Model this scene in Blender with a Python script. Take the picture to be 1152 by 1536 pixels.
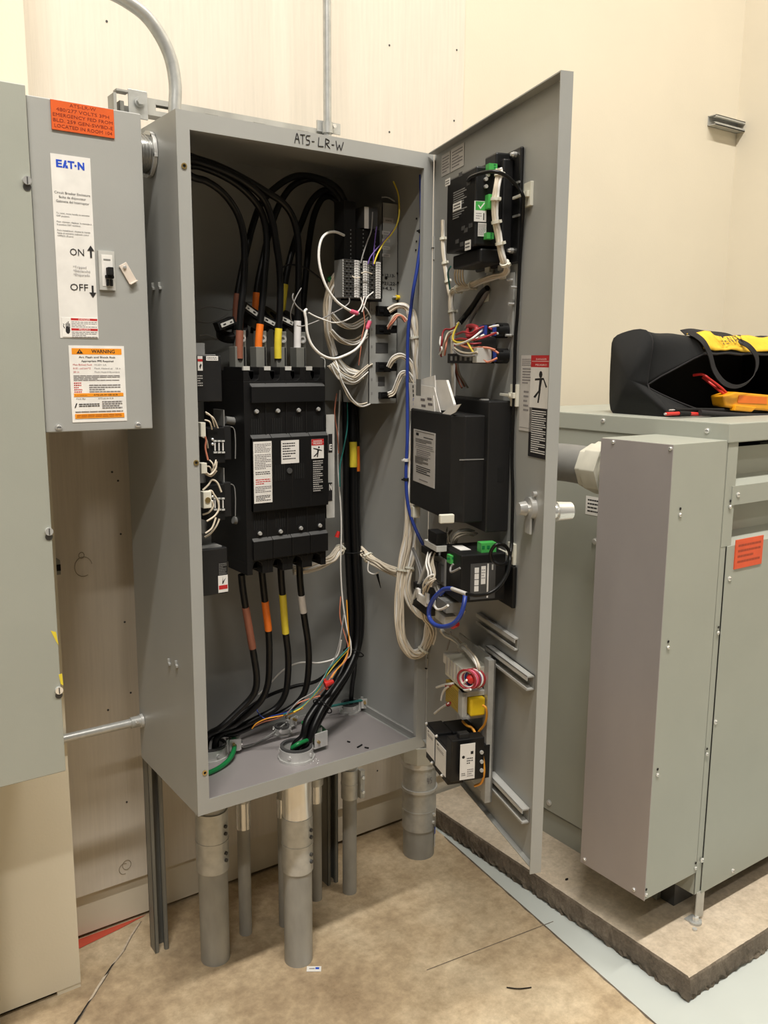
import bpy, bmesh, math, random
from mathutils import Vector, Matrix
random.seed(7)
for o in list(bpy.data.objects): bpy.data.objects.remove(o, do_unlink=True)
SC = bpy.context.scene
COL = SC.collection

# ------------------------------------------------------------ camera, world, lamps, exposure
CAM = Vector((-0.78254, -1.90001, 1.75017))
ROT = ((0.8178478, -0.5753938, 0.0068543),
       (0.0929964, 0.1439186, 0.9852102),
       (0.5678703, 0.8051145, -0.1712131))
FPX = 1310.012
cd = bpy.data.cameras.new('camera'); cam = bpy.data.objects.new('camera', cd); COL.objects.link(cam)
cd.sensor_fit = 'VERTICAL'; cd.sensor_height = 36.0; cd.sensor_width = 27.0; cd.lens = FPX / 1536 * 36.0
cd.clip_start = 0.05
cam.matrix_world = Matrix(((ROT[0][0], ROT[1][0], -ROT[2][0], CAM.x), (ROT[0][1], ROT[1][1], -ROT[2][1], CAM.y),
                           (ROT[0][2], ROT[1][2], -ROT[2][2], CAM.z), (0, 0, 0, 1)))
SC.camera = cam
SC.view_settings.view_transform = 'Standard'; SC.view_settings.look = 'None'
SC.view_settings.exposure = -0.1; SC.view_settings.gamma = 1.0
w = bpy.data.worlds.new('room_ambience'); SC.world = w; w.use_nodes = True
w.node_tree.nodes['Background'].inputs[0].default_value = (1.0, 0.95, 0.88, 1)
w.node_tree.nodes['Background'].inputs[1].default_value = 0.025
def lamp(name, loc, sx, sy, power, col=(1.0, 0.955, 0.88)):
    l = bpy.data.lights.new(name, 'AREA'); l.shape = 'RECTANGLE'; l.size = sx; l.size_y = sy; l.energy = power; l.color = col
    o = bpy.data.objects.new(name, l); COL.objects.link(o); o.location = loc; return o
lamp('ceiling_lamp_near', (-0.55, -1.98, 6.2), 2.6, 0.2, 385)
lamp('ceiling_lamp_front', (-2.6, -3.9, 5.4), 2.2, 0.2, 130)
lamp('ceiling_lamp_right', (2.1, -1.98, 6.2), 1.3, 0.2, 105)

# ------------------------------------------------------------ main dimensions (metres, read off the photograph by survey)
W, D, Z0, H = 0.7092, 0.3988, 0.632, 1.65          # transfer switch cabinet
ZT = Z0 + H
WALL = 0.597
HINGE = Vector((W + 0.0045, -0.001, 0.0)); DA = math.radians(107.445)
DL = 0.7086
DU = Vector((math.cos(DA), -math.sin(DA), 0)); DN = Vector((-math.sin(DA), -math.cos(DA), 0))
PADH = 0.075
TX, TY, TZ = 1.364, -0.49, 1.587                   # transformer left face, front face, top
UP = Vector((0, 0, 1))
# survey rays: a sighting in the photograph meets a known surface of the place and gives a point in metres
def ray(x, y):
    a = ((x - 576) / FPX, -(y - 768) / FPX, 1.0)
    return Vector([sum(ROT[r][c] * a[r] for r in range(3)) for c in range(3)])
def hit(x, y, n, p0):
    d = ray(x, y); return CAM + d * (n.dot(p0 - CAM) / n.dot(d))
def by(x, y, Y): return hit(x, y, Vector((0, 1, 0)), Vector((0, Y, 0)))
def bx(x, y, X): return hit(x, y, Vector((1, 0, 0)), Vector((X, 0, 0)))
def bz(x, y, Z): return hit(x, y, UP, Vector((0, 0, Z)))
def dw(d, n, z): return HINGE + DU * d + DN * n + UP * z                 # door frame -> world
def dp(x, y, off): return hit(x, y, DN, HINGE + DN * off)                # on a plane parallel to the door
def dd(x, y, d): return hit(x, y, DU, HINGE + DU * d)                    # on a plane across the door
def dloc(P): v = P - HINGE; return (v.dot(DU), v.dot(DN), P.z)

# ------------------------------------------------------------ materials
MATS = {}
def srgb(c):
    c = [x / 255 for x in c]
    return tuple((x / 12.92 if x <= 0.04045 else ((x + 0.055) / 1.055) ** 2.4) for x in c) + (1.0,)
def mat(name, rgb, rough=0.5, metal=0.0, var=0.06, scale=30.0, bump=0.0, bscale=200.0, stretch=None, spec=0.5):
    if name in MATS: return MATS[name]
    m = bpy.data.materials.new(name); m.use_nodes = True; nt = m.node_tree; b = nt.nodes['Principled BSDF']
    tc = nt.nodes.new('ShaderNodeTexCoord'); src = tc.outputs['Object']
    if stretch:
        mp = nt.nodes.new('ShaderNodeMapping'); mp.inputs['Scale'].default_value = stretch
        nt.links.new(src, mp.inputs[0]); src = mp.outputs[0]
    nz = nt.nodes.new('ShaderNodeTexNoise'); nz.inputs['Scale'].default_value = scale; nz.inputs['Detail'].default_value = 5
    nt.links.new(src, nz.inputs['Vector'])
    c = srgb(rgb); rp = nt.nodes.new('ShaderNodeValToRGB')
    rp.color_ramp.elements[0].position = 0.3; rp.color_ramp.elements[1].position = 0.7
    rp.color_ramp.elements[0].color = tuple(x * (1 - var) for x in c[:3]) + (1,)
    rp.color_ramp.elements[1].color = tuple(min(1, x * (1 + var)) for x in c[:3]) + (1,)
    nt.links.new(nz.outputs['Fac'], rp.inputs[0]); nt.links.new(rp.outputs[0], b.inputs['Base Color'])
    b.inputs['Roughness'].default_value = rough; b.inputs['Metallic'].default_value = metal
    b.inputs['Specular IOR Level'].default_value = spec
    if bump:
        n2 = nt.nodes.new('ShaderNodeTexNoise'); n2.inputs['Scale'].default_value = bscale; n2.inputs['Detail'].default_value = 3
        nt.links.new(src, n2.inputs['Vector'])
        bp = nt.nodes.new('ShaderNodeBump'); bp.inputs['Strength'].default_value = bump; bp.inputs['Distance'].default_value = 0.002
        nt.links.new(n2.outputs['Fac'], bp.inputs['Height']); nt.links.new(bp.outputs[0], b.inputs['Normal'])
    MATS[name] = m; return m
def concrete(name, c0, c1, c2, rough=0.85, s=2.2, bump=0.5):
    m = bpy.data.materials.new(name); m.use_nodes = True; nt = m.node_tree; b = nt.nodes['Principled BSDF']
    tc = nt.nodes.new('ShaderNodeTexCoord')
    a = nt.nodes.new('ShaderNodeTexNoise'); a.inputs['Scale'].default_value = s; a.inputs['Detail'].default_value = 10; a.inputs['Roughness'].default_value = 0.68
    f = nt.nodes.new('ShaderNodeTexNoise'); f.inputs['Scale'].default_value = s * 16; f.inputs['Detail'].default_value = 8; f.inputs['Roughness'].default_value = 0.75
    for n in (a, f): nt.links.new(tc.outputs['Object'], n.inputs['Vector'])
    r = nt.nodes.new('ShaderNodeValToRGB'); cr = r.color_ramp
    cr.elements[0].position = 0.33; cr.elements[0].color = srgb(c0); cr.elements[1].position = 0.68; cr.elements[1].color = srgb(c2)
    e = cr.elements.new(0.5); e.color = srgb(c1)
    nt.links.new(a.outputs['Fac'], r.inputs[0])
    r2 = nt.nodes.new('ShaderNodeValToRGB'); r2.color_ramp.elements[0].position = 0.3; r2.color_ramp.elements[1].position = 0.62
    r2.color_ramp.elements[0].color = (0.72, 0.72, 0.72, 1); r2.color_ramp.elements[1].color = (1.06, 1.06, 1.06, 1)
    nt.links.new(f.outputs['Fac'], r2.inputs[0])
    mx = nt.nodes.new('ShaderNodeMix'); mx.data_type = 'RGBA'; mx.blend_type = 'MULTIPLY'; mx.inputs[0].default_value = 0.8
    nt.links.new(r.outputs[0], mx.inputs[6]); nt.links.new(r2.outputs[0], mx.inputs[7]); nt.links.new(mx.outputs[2], b.inputs['Base Color'])
    b.inputs['Roughness'].default_value = rough
    bp = nt.nodes.new('ShaderNodeBump'); bp.inputs['Strength'].default_value = bump; bp.inputs['Distance'].default_value = 0.004
    nt.links.new(f.outputs['Fac'], bp.inputs['Height']); nt.links.new(bp.outputs[0], b.inputs['Normal'])
    MATS[name] = m; return m
mat('grey_enamel', (160, 161, 158), 0.42, 0, 0.03, 6, 0.05, 350)
mat('grey_enamel_far', (160, 163, 154), 0.45, 0, 0.03, 5, 0.05, 350)
mat('galvanised', (186, 187, 184), 0.36, 0.4, 0.10, 45, 0.04, 120)
mat('galvanised_dull', (164, 163, 157), 0.58, 0.15, 0.2, 14, 0.2, 120, (1, 1, 0.35))
mat('strut_steel', (128, 128, 122), 0.48, 0.3, 0.22, 12, 0.1, 120, (1, 1, 0.25))
mat('lid_sheet', (166, 160, 160), 0.42, 0.35, 0.07, 3, 0.03, 300, (1, 1, 0.4))
mat('chrome', (232, 232, 230), 0.2, 0.6, 0.03)
mat('die_cast', (206, 206, 203), 0.32, 0.4, 0.05, 60, 0.1, 150)
mat('thread_steel', (150, 150, 148), 0.28, 0.9); mat('brass', (190, 165, 110), 0.35, 0.9)
mat('copper', (190, 130, 95), 0.4, 0.9)
mat('cable_black', (12, 12, 13), 0.4, 0, 0.1, 60, spec=0.35)
mat('black_plastic', (19, 19, 20), 0.45, 0, 0.08, 80, 0.08, 500, spec=0.4)
mat('black_sheet', (26, 26, 27), 0.48, 0, 0.05, 60, 0.1, 400)
mat('void_black', (6, 6, 6), 0.9)
mat('dark_grey', (70, 70, 70), 0.5)
mat('mid_grey', (128, 128, 126), 0.5)
mat('light_grey', (188, 188, 184), 0.5)
mat('white_paper', (232, 230, 226), 0.7)
mat('label_white', (226, 224, 220), 0.55)
mat('label_grey', (196, 193, 190), 0.55)
mat('ink', (30, 28, 30), 0.6); mat('ink_grey', (120, 116, 118), 0.6)
mat('ink_blue', (36, 78, 196), 0.5)
mat('ink_red', (190, 40, 42), 0.5); mat('ink_brown', (120, 32, 8), 0.5)
mat('tag_orange', (214, 92, 36), 0.45); mat('tag_red', (222, 86, 48), 0.45); mat('tag_ink', (165, 62, 34), 0.5)
mat('warn_orange', (238, 150, 30), 0.5)
mat('wire_beige', (214, 203, 184), 0.5, 0, 0.05); mat('wire_white', (232, 230, 225), 0.45)
mat('wire_grey', (140, 138, 136), 0.45); mat('wire_blue', (44, 66, 150), 0.4); mat('wire_teal', (40, 120, 115), 0.45)
mat('wire_green', (20, 118, 62), 0.38); mat('wire_red', (156, 44, 50), 0.45); mat('wire_yellow', (228, 205, 70), 0.45)
mat('wire_orange', (232, 160, 50), 0.45); mat('wire_brown', (150, 90, 70), 0.5); mat('wire_violet', (110, 85, 160), 0.45)
mat('wire_pink', (226, 100, 130), 0.45); mat('wire_salmon', (205, 130, 105), 0.5)
mat('tape_brown', (140, 86, 66), 0.55); mat('tape_orange', (235, 118, 30), 0.5); mat('tape_yellow', (226, 205, 60), 0.5); mat('tape_white', (228, 226, 226), 0.5)
mat('green_plastic', (70, 168, 80), 0.45); mat('yellow_plastic', (236, 200, 30), 0.45); mat('meter_orange', (232, 160, 20), 0.45)
mat('red_plastic', (205, 45, 40), 0.4); mat('ivory_plastic', (222, 220, 206), 0.45); mat('hasp_beige', (214, 202, 190), 0.45)
mat('bag_black', (17, 18, 19), 0.9, 0, 0.15, 150, 0.35, 900); mat('bag_web', (30, 28, 30), 0.85, 0, 0.1, 200, 0.3, 900)
mat('bag_lining', (34, 36, 36), 0.9, 0, 0.1, 90, 0.2, 500)
mat('bag_yellow', (230, 184, 50), 0.85, 0, 0.08, 60, 0.3, 700)
mat('flex_grey', (118, 118, 116), 0.55, 0, 0.05); mat('fitting_grey', (190, 188, 176), 0.45)
mat('wall_paint', (220, 211, 192), 0.75, 0, 0.02, 3, 0.12, 160)
mat('column_paint', (228, 220, 199), 0.75, 0, 0.02, 3, 0.12, 160)
mat('ply_paint', (219, 210, 196), 0.7, 0, 0.04, 16, 0.3, 60, (7, 1, 0.3))
mat('ceiling_white', (235, 232, 225), 0.8)
mat('floor_paint', (196, 202, 198), 0.5, 0, 0.03, 4)
mat('seam_gap', (28, 24, 20), 0.95); mat('pencil', (150, 138, 118), 0.9); mat('red_chalk', (196, 82, 60), 0.9)
mat('lamination', (112, 108, 100), 0.5, 0.4); mat('coil_gold', (176, 148, 60), 0.5)
concrete('bare_concrete', (150, 128, 100), (186, 165, 134), (216, 199, 170), s=1.7)
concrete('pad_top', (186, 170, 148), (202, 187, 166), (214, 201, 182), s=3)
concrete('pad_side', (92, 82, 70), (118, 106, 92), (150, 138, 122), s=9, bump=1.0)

# ------------------------------------------------------------ building helpers
def basis(ax):
    ax = ax.normalized(); t = Vector((0, 0, 1)) if abs(ax.z) < 0.9 else Vector((1, 0, 0))
    u = ax.cross(t).normalized(); return u, ax.cross(u).normalized()
class MB:
    def __init__(s): s.v = []; s.f = []; s.m = []; s.names = []; s.sm = []
    def mi(s, m):
        if m not in s.names: s.names.append(m)
        return s.names.index(m)
    def add(s, vs, fs, m, smooth=False):
        k = len(s.v); s.v += [tuple(p) for p in vs]; i = s.mi(m)
        for f in fs: s.f.append([k + j for j in f]); s.m.append(i); s.sm.append(smooth)
        return s
    def hexa(s, p, m):
        return s.add(p, [(0, 3, 2, 1), (4, 5, 6, 7), (0, 1, 5, 4), (1, 2, 6, 5), (2, 3, 7, 6), (3, 0, 4, 7)], m)
    def box(s, a, b, m):
        (x0, y0, z0), (x1, y1, z1) = a, b
        x0, x1 = min(x0, x1), max(x0, x1); y0, y1 = min(y0, y1), max(y0, y1); z0, z1 = min(z0, z1), max(z0, z1)
        return s.hexa([(x0, y0, z0), (x1, y0, z0), (x1, y1, z0), (x0, y1, z0), (x0, y0, z1), (x1, y0, z1), (x1, y1, z1), (x0, y1, z1)], m)
    def obox(s, o, u, v, n, m):   # oriented box from corner o along u, v, n
        return s.hexa([o, o + u, o + u + n, o + n, o + v, o + u + v, o + u + v + n, o + v + n], m)
    def dbox(s, d0, d1, n0, n1, z0, z1, m):   # box in the door's frame
        return s.obox(dw(d0, n0, z0), DU * (d1 - d0), UP * (z1 - z0), DN * (n1 - n0), m)
    def cyl(s, a, b, r, m, n=16, r2=None, caps=True):
        a, b = Vector(a), Vector(b); u, w_ = basis(b - a); r2 = r if r2 is None else r2; vs = []
        for p, q in ((a, r), (b, r2)):
            for i in range(n):
                t = 2 * math.pi * i / n; vs.append(p + (u * math.cos(t) + w_ * math.sin(t)) * q)
        s.add(vs, [(i, (i + 1) % n, n + (i + 1) % n, n + i) for i in range(n)], m, n > 8)
        if caps: s.add(vs, [tuple(range(n - 1, -1, -1)), tuple(range(n, 2 * n))], m)
        return s
    def ring(s, a, b, r, ri, m, n=24):    # tube with wall
        a, b = Vector(a), Vector(b); u, w_ = basis(b - a); vs = []
        for p, q in ((a, r), (b, r), (b, ri), (a, ri)):
            for i in range(n):
                t = 2 * math.pi * i / n; vs.append(p + (u * math.cos(t) + w_ * math.sin(t)) * q)
        fs = []
        for k in range(4):
            for i in range(n): fs.append((k * n + i, k * n + (i + 1) % n, ((k + 1) % 4) * n + (i + 1) % n, ((k + 1) % 4) * n + i))
        s.add(vs, fs[:n], m, True); k = len(s.v)
        return s.add(vs, fs[n:], m)
    def tube(s, pts, r, m, n=8, res=6, caps=True):
        P = smooth(pts, res) if res > 1 else [Vector(p) for p in pts]
        vs = []; u = None
        for i, p in enumerate(P):
            t = (P[min(i + 1, len(P) - 1)] - P[max(i - 1, 0)])
            if t.length < 1e-9: t = Vector((0, 0, 1))
            t.normalize()
            if u is None: u, _ = basis(t)
            u = (u - t * u.dot(t)); u = u.normalized() if u.length > 1e-6 else basis(t)[0]
            w_ = t.cross(u)
            for k in range(n):
                a = 2 * math.pi * k / n; vs.append(p + (u * math.cos(a) + w_ * math.sin(a)) * r)
        fs = []
        for i in range(len(P) - 1):
            for k in range(n): fs.append((i * n + k, i * n + (k + 1) % n, (i + 1) * n + (k + 1) % n, (i + 1) * n + k))
        s.add(vs, fs, m, True)
        if caps: s.add(vs, [tuple(range(n - 1, -1, -1)), tuple(range((len(P) - 1) * n, len(P) * n))], m)
        return s
    def ribbon(s, pts, wd, th, side, m, res=6):   # flat strap along pts, width along side
        P = smooth(pts, res); side = Vector(side).normalized(); vs = []
        for i, p in enumerate(P):
            t = (P[min(i + 1, len(P) - 1)] - P[max(i - 1, 0)]).normalized(); nn = t.cross(side).normalized()
            for a, b in ((-1, -1), (1, -1), (1, 1), (-1, 1)): vs.append(p + side * (a * wd / 2) + nn * (b * th / 2))
        fs = []
        for i in range(len(P) - 1):
            for k in range(4): fs.append((i * 4 + k, i * 4 + (k + 1) % 4, (i + 1) * 4 + (k + 1) % 4, (i + 1) * 4 + k))
        fs += [(3, 2, 1, 0), tuple((len(P) - 1) * 4 + k for k in range(4))]
        return s.add(vs, fs, m)
    def prism(s, poly, ext, m):
        n = len(poly); vs = [Vector(p) for p in poly] + [Vector(p) + Vector(ext) for p in poly]
        return s.add(vs, [tuple(range(n - 1, -1, -1)), tuple(range(n, 2 * n))] + [(i, (i + 1) % n, n + (i + 1) % n, n + i) for i in range(n)], m)
    def ball(s, c, r, m, n=10, sq=(1, 1, 1)):
        c = Vector(c); vs = []; fs = []
        for j in range(n // 2 + 1):
            ph = math.pi * j / (n // 2)
            for i in range(n):
                t = 2 * math.pi * i / n
                vs.append(c + Vector((math.sin(ph) * math.cos(t) * sq[0], math.sin(ph) * math.sin(t) * sq[1], math.cos(ph) * sq[2])) * r)
        for j in range(n // 2):
            for i in range(n): fs.append((j * n + i, (j + 1) * n + i, (j + 1) * n + (i + 1) % n, j * n + (i + 1) % n))
        return s.add(vs, fs, m, True)
    def torus(s, c, ax, R, r, m, n=24, k=10, a0=0, a1=2 * math.pi):
        u, w_ = basis(Vector(ax)); c = Vector(c)
        full = abs(a1 - a0 - 2 * math.pi) < 1e-6
        pts = [c + (u * math.cos(a0 + (a1 - a0) * i / n) + w_ * math.sin(a0 + (a1 - a0) * i / n)) * R for i in range(n + 1)]
        return s.tube(pts, r, m, k, 1, not full)
    def build(s, name, parent=None, bevel=0.0, seg=2):
        me = bpy.data.meshes.new(name); me.from_pydata(s.v, [], s.f)
        for nm in s.names: me.materials.append(MATS[nm])
        me.polygons.foreach_set('material_index', s.m); me.polygons.foreach_set('use_smooth', s.sm)
        bm = bmesh.new(); bm.from_mesh(me); bmesh.ops.recalc_face_normals(bm, faces=bm.faces)
        org = parent_origin(parent) if parent else None
        if org is None:
            lo = [min(v[i] for v in s.v) for i in range(3)]; hi = [max(v[i] for v in s.v) for i in range(3)]
            org = Vector(((lo[0] + hi[0]) / 2, (lo[1] + hi[1]) / 2, lo[2]))
        bmesh.ops.translate(bm, verts=bm.verts, vec=-org)
        bm.to_mesh(me); bm.free(); me.update()
        o = bpy.data.objects.new(name, me); COL.objects.link(o)
        if parent: o.parent = parent            # shares its thing's origin
        else: o.location = org
        if bevel:
            b = o.modifiers.new('bevel', 'BEVEL'); b.width = bevel; b.segments = seg; b.limit_method = 'ANGLE'; b.angle_limit = math.radians(40)
        return o
def parent_origin(o):
    p = Vector((0, 0, 0))
    while o: p += o.location; o = o.parent
    return p
def smooth(pts, res=6):
    P = [Vector(p) for p in pts]
    if len(P) < 3: return P
    out = []
    for i in range(len(P) - 1):
        a, b, c, d = P[max(i - 1, 0)], P[i], P[i + 1], P[min(i + 2, len(P) - 1)]
        for k in range(res):
            t = k / res
            out.append(0.5 * ((2 * b) + (c - a) * t + (2 * a - 5 * b + 4 * c - d) * t * t + (3 * b - a - 3 * c + d) * t ** 3))
    return out + [P[-1]]
def tag(o, label, cat, group=None, kind=None):
    o['label'] = label; o['category'] = cat
    if group: o['group'] = group
    if kind: o['kind'] = kind
    return o
def thing(name, loc, label, cat, group=None):
    o = bpy.data.objects.new(name, None); COL.objects.link(o); o.location = loc; o.empty_display_size = 0.05
    return tag(o, label, cat, group)
def struct(o, label=None):
    o['kind'] = 'structure'
    if label: o['label'] = label; o['category'] = 'structure'
    return o
def part(o, label): o['label'] = label; return o
# lettering, turned into mesh
FONT_CACHE = {}
def glyphs(txt):
    if txt in FONT_CACHE: return FONT_CACHE[txt]
    c = bpy.data.curves.new('lettering', 'FONT'); c.body = txt; c.size = 1.0; c.resolution_u = 2
    o = bpy.data.objects.new('lettering', c); COL.objects.link(o)
    bpy.context.view_layer.update()
    me = o.evaluated_get(bpy.context.evaluated_depsgraph_get()).to_mesh()
    vs = [(v.co.x, v.co.y) for v in me.vertices]; fs = [tuple(p.vertices) for p in me.polygons]
    o.to_mesh_clear(); bpy.data.objects.remove(o, do_unlink=True); bpy.data.curves.remove(c)
    FONT_CACHE[txt] = (vs, fs); return vs, fs
def letter(mb, txt, o, u, v, n, h, m, align='l', wide=None, bold=0.0, lift=0.0006):
    """flat letters on a surface: o baseline start, u along the line, v up, n out of the surface, h letter size"""
    vs, fs = glyphs(txt)
    if not vs: return
    x0 = min(p[0] for p in vs); x1 = max(p[0] for p in vs); k = h / 0.7; sx = k
    if wide: sx = wide / max(1e-6, x1 - x0)
    wd = (x1 - x0) * sx; off = {'l': 0, 'c': -wd / 2, 'r': -wd}[align]
    for i_, (bx_, by_) in enumerate(((0, 0), (bold, 0), (0, bold), (bold, bold)) if bold else ((0, 0),)):
        mb.add([o + u * ((p[0] - x0) * sx + off + bx_ * h) + v * (p[1] * k + by_ * h) + n * (lift + .00004 * i_) for p in vs], fs, m)
def sticker(name, parent, o, u, v, n, w_, h, base, items, t=0.0008):
    """a thin printed label; o lower left corner; items placed in metres from there"""
    mb = MB(); mb.obox(o, u * w_, v * h, n * t, base)
    q = o + n * t
    for idx, it in enumerate(items):
        lf = .0002 + .00003 * idx
        if it[0] == 't': letter(mb, it[1], q + u * it[2] + v * it[3], u, v, n, it[4], it[5], *((list(it[6:]) + ['l', None, 0.0][len(it) - 6:])[:3]), lift=lf)
        elif it[0] == 'r': mb.obox(q + u * it[1] + v * it[2], u * (it[3] - it[1]), v * (it[4] - it[2]), n * lf, it[5])
        elif it[0] == 'p': mb.prism([q + u * a + v * b for a, b in it[1]], n * lf, it[2])
        elif it[0] == 'l':     # rows of print too small to read
            x0, y0, x1, y1, rows, m = it[1:7]
            for r in range(rows):
                yy = y1 - (r + 0.5) * (y1 - y0) / rows; hh = (y1 - y0) / rows * 0.42; x = x0
                end = x1 if (r % 3) != 2 else x0 + (x1 - x0) * random.uniform(.5, .9)
                while x < end - 0.001:
                    ww = min(random.uniform(.004, .011) * (x1 - x0) / 0.07 + 0.001, end - x)
                    mb.obox(q + u * x + v * (yy - hh / 2), u * ww, v * hh, n * lf, m); x += ww + 0.0012
    return mb.build(name, parent)
def screw(name, p, n, r, parent, m='chrome', slot=True, t=0.004):
    p, n = Vector(p), Vector(n).normalized(); u, v = basis(n)
    mb = MB(); mb.cyl(p, p + n * t * 0.6, r, m, 12); mb.cyl(p + n * t * 0.6, p + n * t, r * 0.8, m, 12, r * 0.6)
    if slot: mb.obox(p + n * (t * 0.95) - u * r * .6 - v * r * .12, u * r * 1.2, v * r * .24, n * 0.0004, 'dark_grey')
    return mb.build(name, parent)
def cable(name, pts, r, m, label, cat='cable', group=None, n=10, parent=None, tapes=(), tape_name='phase_tape'):
    """one cable along surveyed points; tapes = ((start fraction, end fraction, material), ...)"""
    P = smooth(pts, 8); mb = MB(); mb.tube(P, r, m, n, 1)
    if parent: return mb.build(name, parent)
    o = thing(name, P[0], label, cat, group) if tapes else None
    if not o: return tag(mb.build(name), label, cat, group)
    mb.build('sheath', o)
    for a, b, tm in tapes:
        i0, i1 = int(a * (len(P) - 1)), int(math.ceil(b * (len(P) - 1)))
        MB().tube(P[i0:i1 + 1], r * 1.1, tm, n, 1).build(tape_name, o)
    return o
def bundle(name, pts, r, cnt, sr, mats, label, cat='wire bundle', ties=(), twist=2.0, group=None, tie_m='ivory_plastic', clampf=None):
    """a bundle of thin wires bound together; strands lie in one mesh, each tie is a part"""
    P = smooth(pts, 7); mb = MB(); n = len(P)
    fr = []
    u = None
    for i, p in enumerate(P):
        t = (P[min(i + 1, n - 1)] - P[max(i - 1, 0)]).normalized()
        if u is None: u, _ = basis(t)
        u = (u - t * u.dot(t)).normalized(); fr.append((p, t, u.copy(), t.cross(u)))
    for k in range(cnt):
        rr = (r - sr) * math.sqrt((k + 0.5) / cnt); a0 = k * 2.39996; ph = random.uniform(0, 6)
        q = []
        for i, (p, t, uu, ww) in enumerate(fr):
            a = a0 + twist * i / n + 0.25 * math.sin(ph + i * 0.4); q.append(p + (uu * math.cos(a) + ww * math.sin(a)) * rr)
        mb.tube(q, sr, mats[k % len(mats)], 6, 1)
    o = thing(name, P[0], label, cat, group) if ties else None
    b = mb.build('wires' if ties else name, o)
    for f in ties:
        i = min(n - 1, int(f * (n - 1))); p, t, uu, ww = fr[i]
        tb = MB(); tb.ring(p - t * 0.003, p + t * 0.003, r + 0.002, r - 0.002, tie_m, 14)
        tb.obox(p + uu * r - ww * 0.003 - t * 0.003, uu * 0.006, ww * 0.006, t * 0.006, tie_m); tb.build('cable_tie', o)
    return o if o else tag(b, label, cat, group)
# ============================================================ THE ROOM
X0, X1, Y0 = -3.2, 2.905, -5.2
fl = MB(); GX, GY = 1.083, -0.612       # floor: bare concrete, grey paint strip along and in front of the pad
fl.add([(X0, Y0, 0), (0.55, Y0, 0), (1.018, -0.64, 0), (1.142, 0.42, 0), (1.16, 0.7, 0), (X0, 0.7, 0)], [(0, 1, 2, 3, 4, 5)], 'bare_concrete')
fl.add([(0.55, Y0, 0), (X1 + .1, Y0, 0), (X1 + .1, 0.7, 0), (1.16, 0.7, 0), (1.142, 0.42, 0), (1.018, -0.64, 0)], [(0, 1, 2, 3, 4, 5)], 'floor_paint')
FLOOR = struct(fl.build('floor'), 'tan bare concrete floor with pale grey painted area at right')
wb = MB(); wb.box((X0, WALL, 0.012), (X1 + .1, WALL + .12, 6.6), 'wall_paint'); wb.box((X0, WALL + .02, 0), (X1 + .1, WALL + .1, 0.013), 'seam_gap')
WB = struct(wb.build('wall_back'), 'cream painted wall behind the grey cabinets')
struct(MB().box((X1, Y0, 0), (X1 + .1, WALL, 6.6), 'wall_paint').build('wall_right'), 'cream side wall at far right')
struct(MB().box((X0, Y0, 6.6), (X1 + .1, WALL + .12, 6.7), 'ceiling_white').build('ceiling'))
# wall projection at the left, its foot chipped above the floor
col = MB(); col.box((-1.6, 0.386, 0.014), (-0.206, WALL - .001, 6.6), 'column_paint'); col.box((-1.6, 0.40, 0), (-0.27, WALL - .001, 0.014), 'seam_gap')
col.box((-0.27, 0.388, 0), (-0.206, WALL - .001, 0.014), 'column_paint')
struct(col.build('wall_left'), 'pale cream wall projection behind the leftmost grey panel')
# painted plywood backing board
PB = WALL - 0.018
tr = MB(); tr.box((-0.205, PB, 0.150), (1.290, WALL - .0005, 6.5), 'ply_paint')
TRIM = struct(tr.build('trim_1'), 'painted plywood backing board on the wall behind the cabinets')
pm = MB()
for c, rx, a0, a1 in (((125, 850), 13, 0.2, 5.2), ((122, 833), 4, 0, 6.28), ((190, 1297), 7, 0, 6.28), ((186, 1303), 8, 1, 5)):
    p = by(c[0], c[1], PB); k = rx * 0.0019
    pm.tube([p + Vector((math.cos(a0 + (a1 - a0) * i / 20) * k, -.0008, math.sin(a0 + (a1 - a0) * i / 20) * k * 1.15)) for i in range(21)], 0.0009, 'pencil', 4, 1)
pm.build('pencil_mark', TRIM)
nh = MB()
for x, y in ((168, 708), (177, 721), (181, 801), (187, 933), (196, 1039), (162, 1065), (584, 68), (584, 198), (685, 75), (681, 181), (160, 32), (190, 1203), (566, 1156), (552, 1140)):
    p = by(x, y, PB); nh.cyl(p + Vector((0, -.0012, 0)), p, 0.0032, 'dark_grey', 8)
nh.build('screw_hole', TRIM)
gp = MB(); gp.box((1.2905, WALL - .002, 0.15), (1.2925, WALL, 6.5), 'seam_gap'); part(gp.build('board_joint', TRIM), 'thin dark joint at the board edge')
rc = MB(); rc.add([(-0.206, WALL - .001, .0015), (-0.206, 0.545, .0015), (-0.03, 0.575, .0015), (0.06, WALL - .001, .0015)], [(0, 1, 2, 3)], 'red_chalk'); rc.build('chalk_line', FLOOR)
# saw cut crack in the floor and joints
ck = MB()
cp = [(208, 1385), (196, 1404), (183, 1428), (170, 1445), (158, 1463), (146, 1482), (135, 1500), (122, 1520), (112, 1536), (95, 1562)]
for i in range(len(cp) - 1):
    a, b = bz(*cp[i], .0012), bz(*cp[i + 1], .0012); q = Vector((.009, .005, 0)) * random.uniform(.6, 1.4)
    ck.add([a - q, a + q, b + q, b - q], [(0, 1, 2, 3)], 'seam_gap' if i in (3, 6, 7, 8) else 'pad_top')
    ck.add([a + q, a + q * 1.7, b + q * 1.8, b + q], [(0, 1, 2, 3)], 'pad_side')
ck.build('floor_crack', FLOOR)
jt = MB()
for a, b in (((640, 1455), (830, 1382)),):
    a, b = bz(*a, .0008), bz(*b, .0008); q = Vector((.001, .0012, 0)); jt.add([a - q, a + q, b + q, b - q], [(0, 1, 2, 3)], 'pad_side')
e0, e1 = Vector((1.142, .42, .0008)), Vector((1.018, -.64, .0008))
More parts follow.
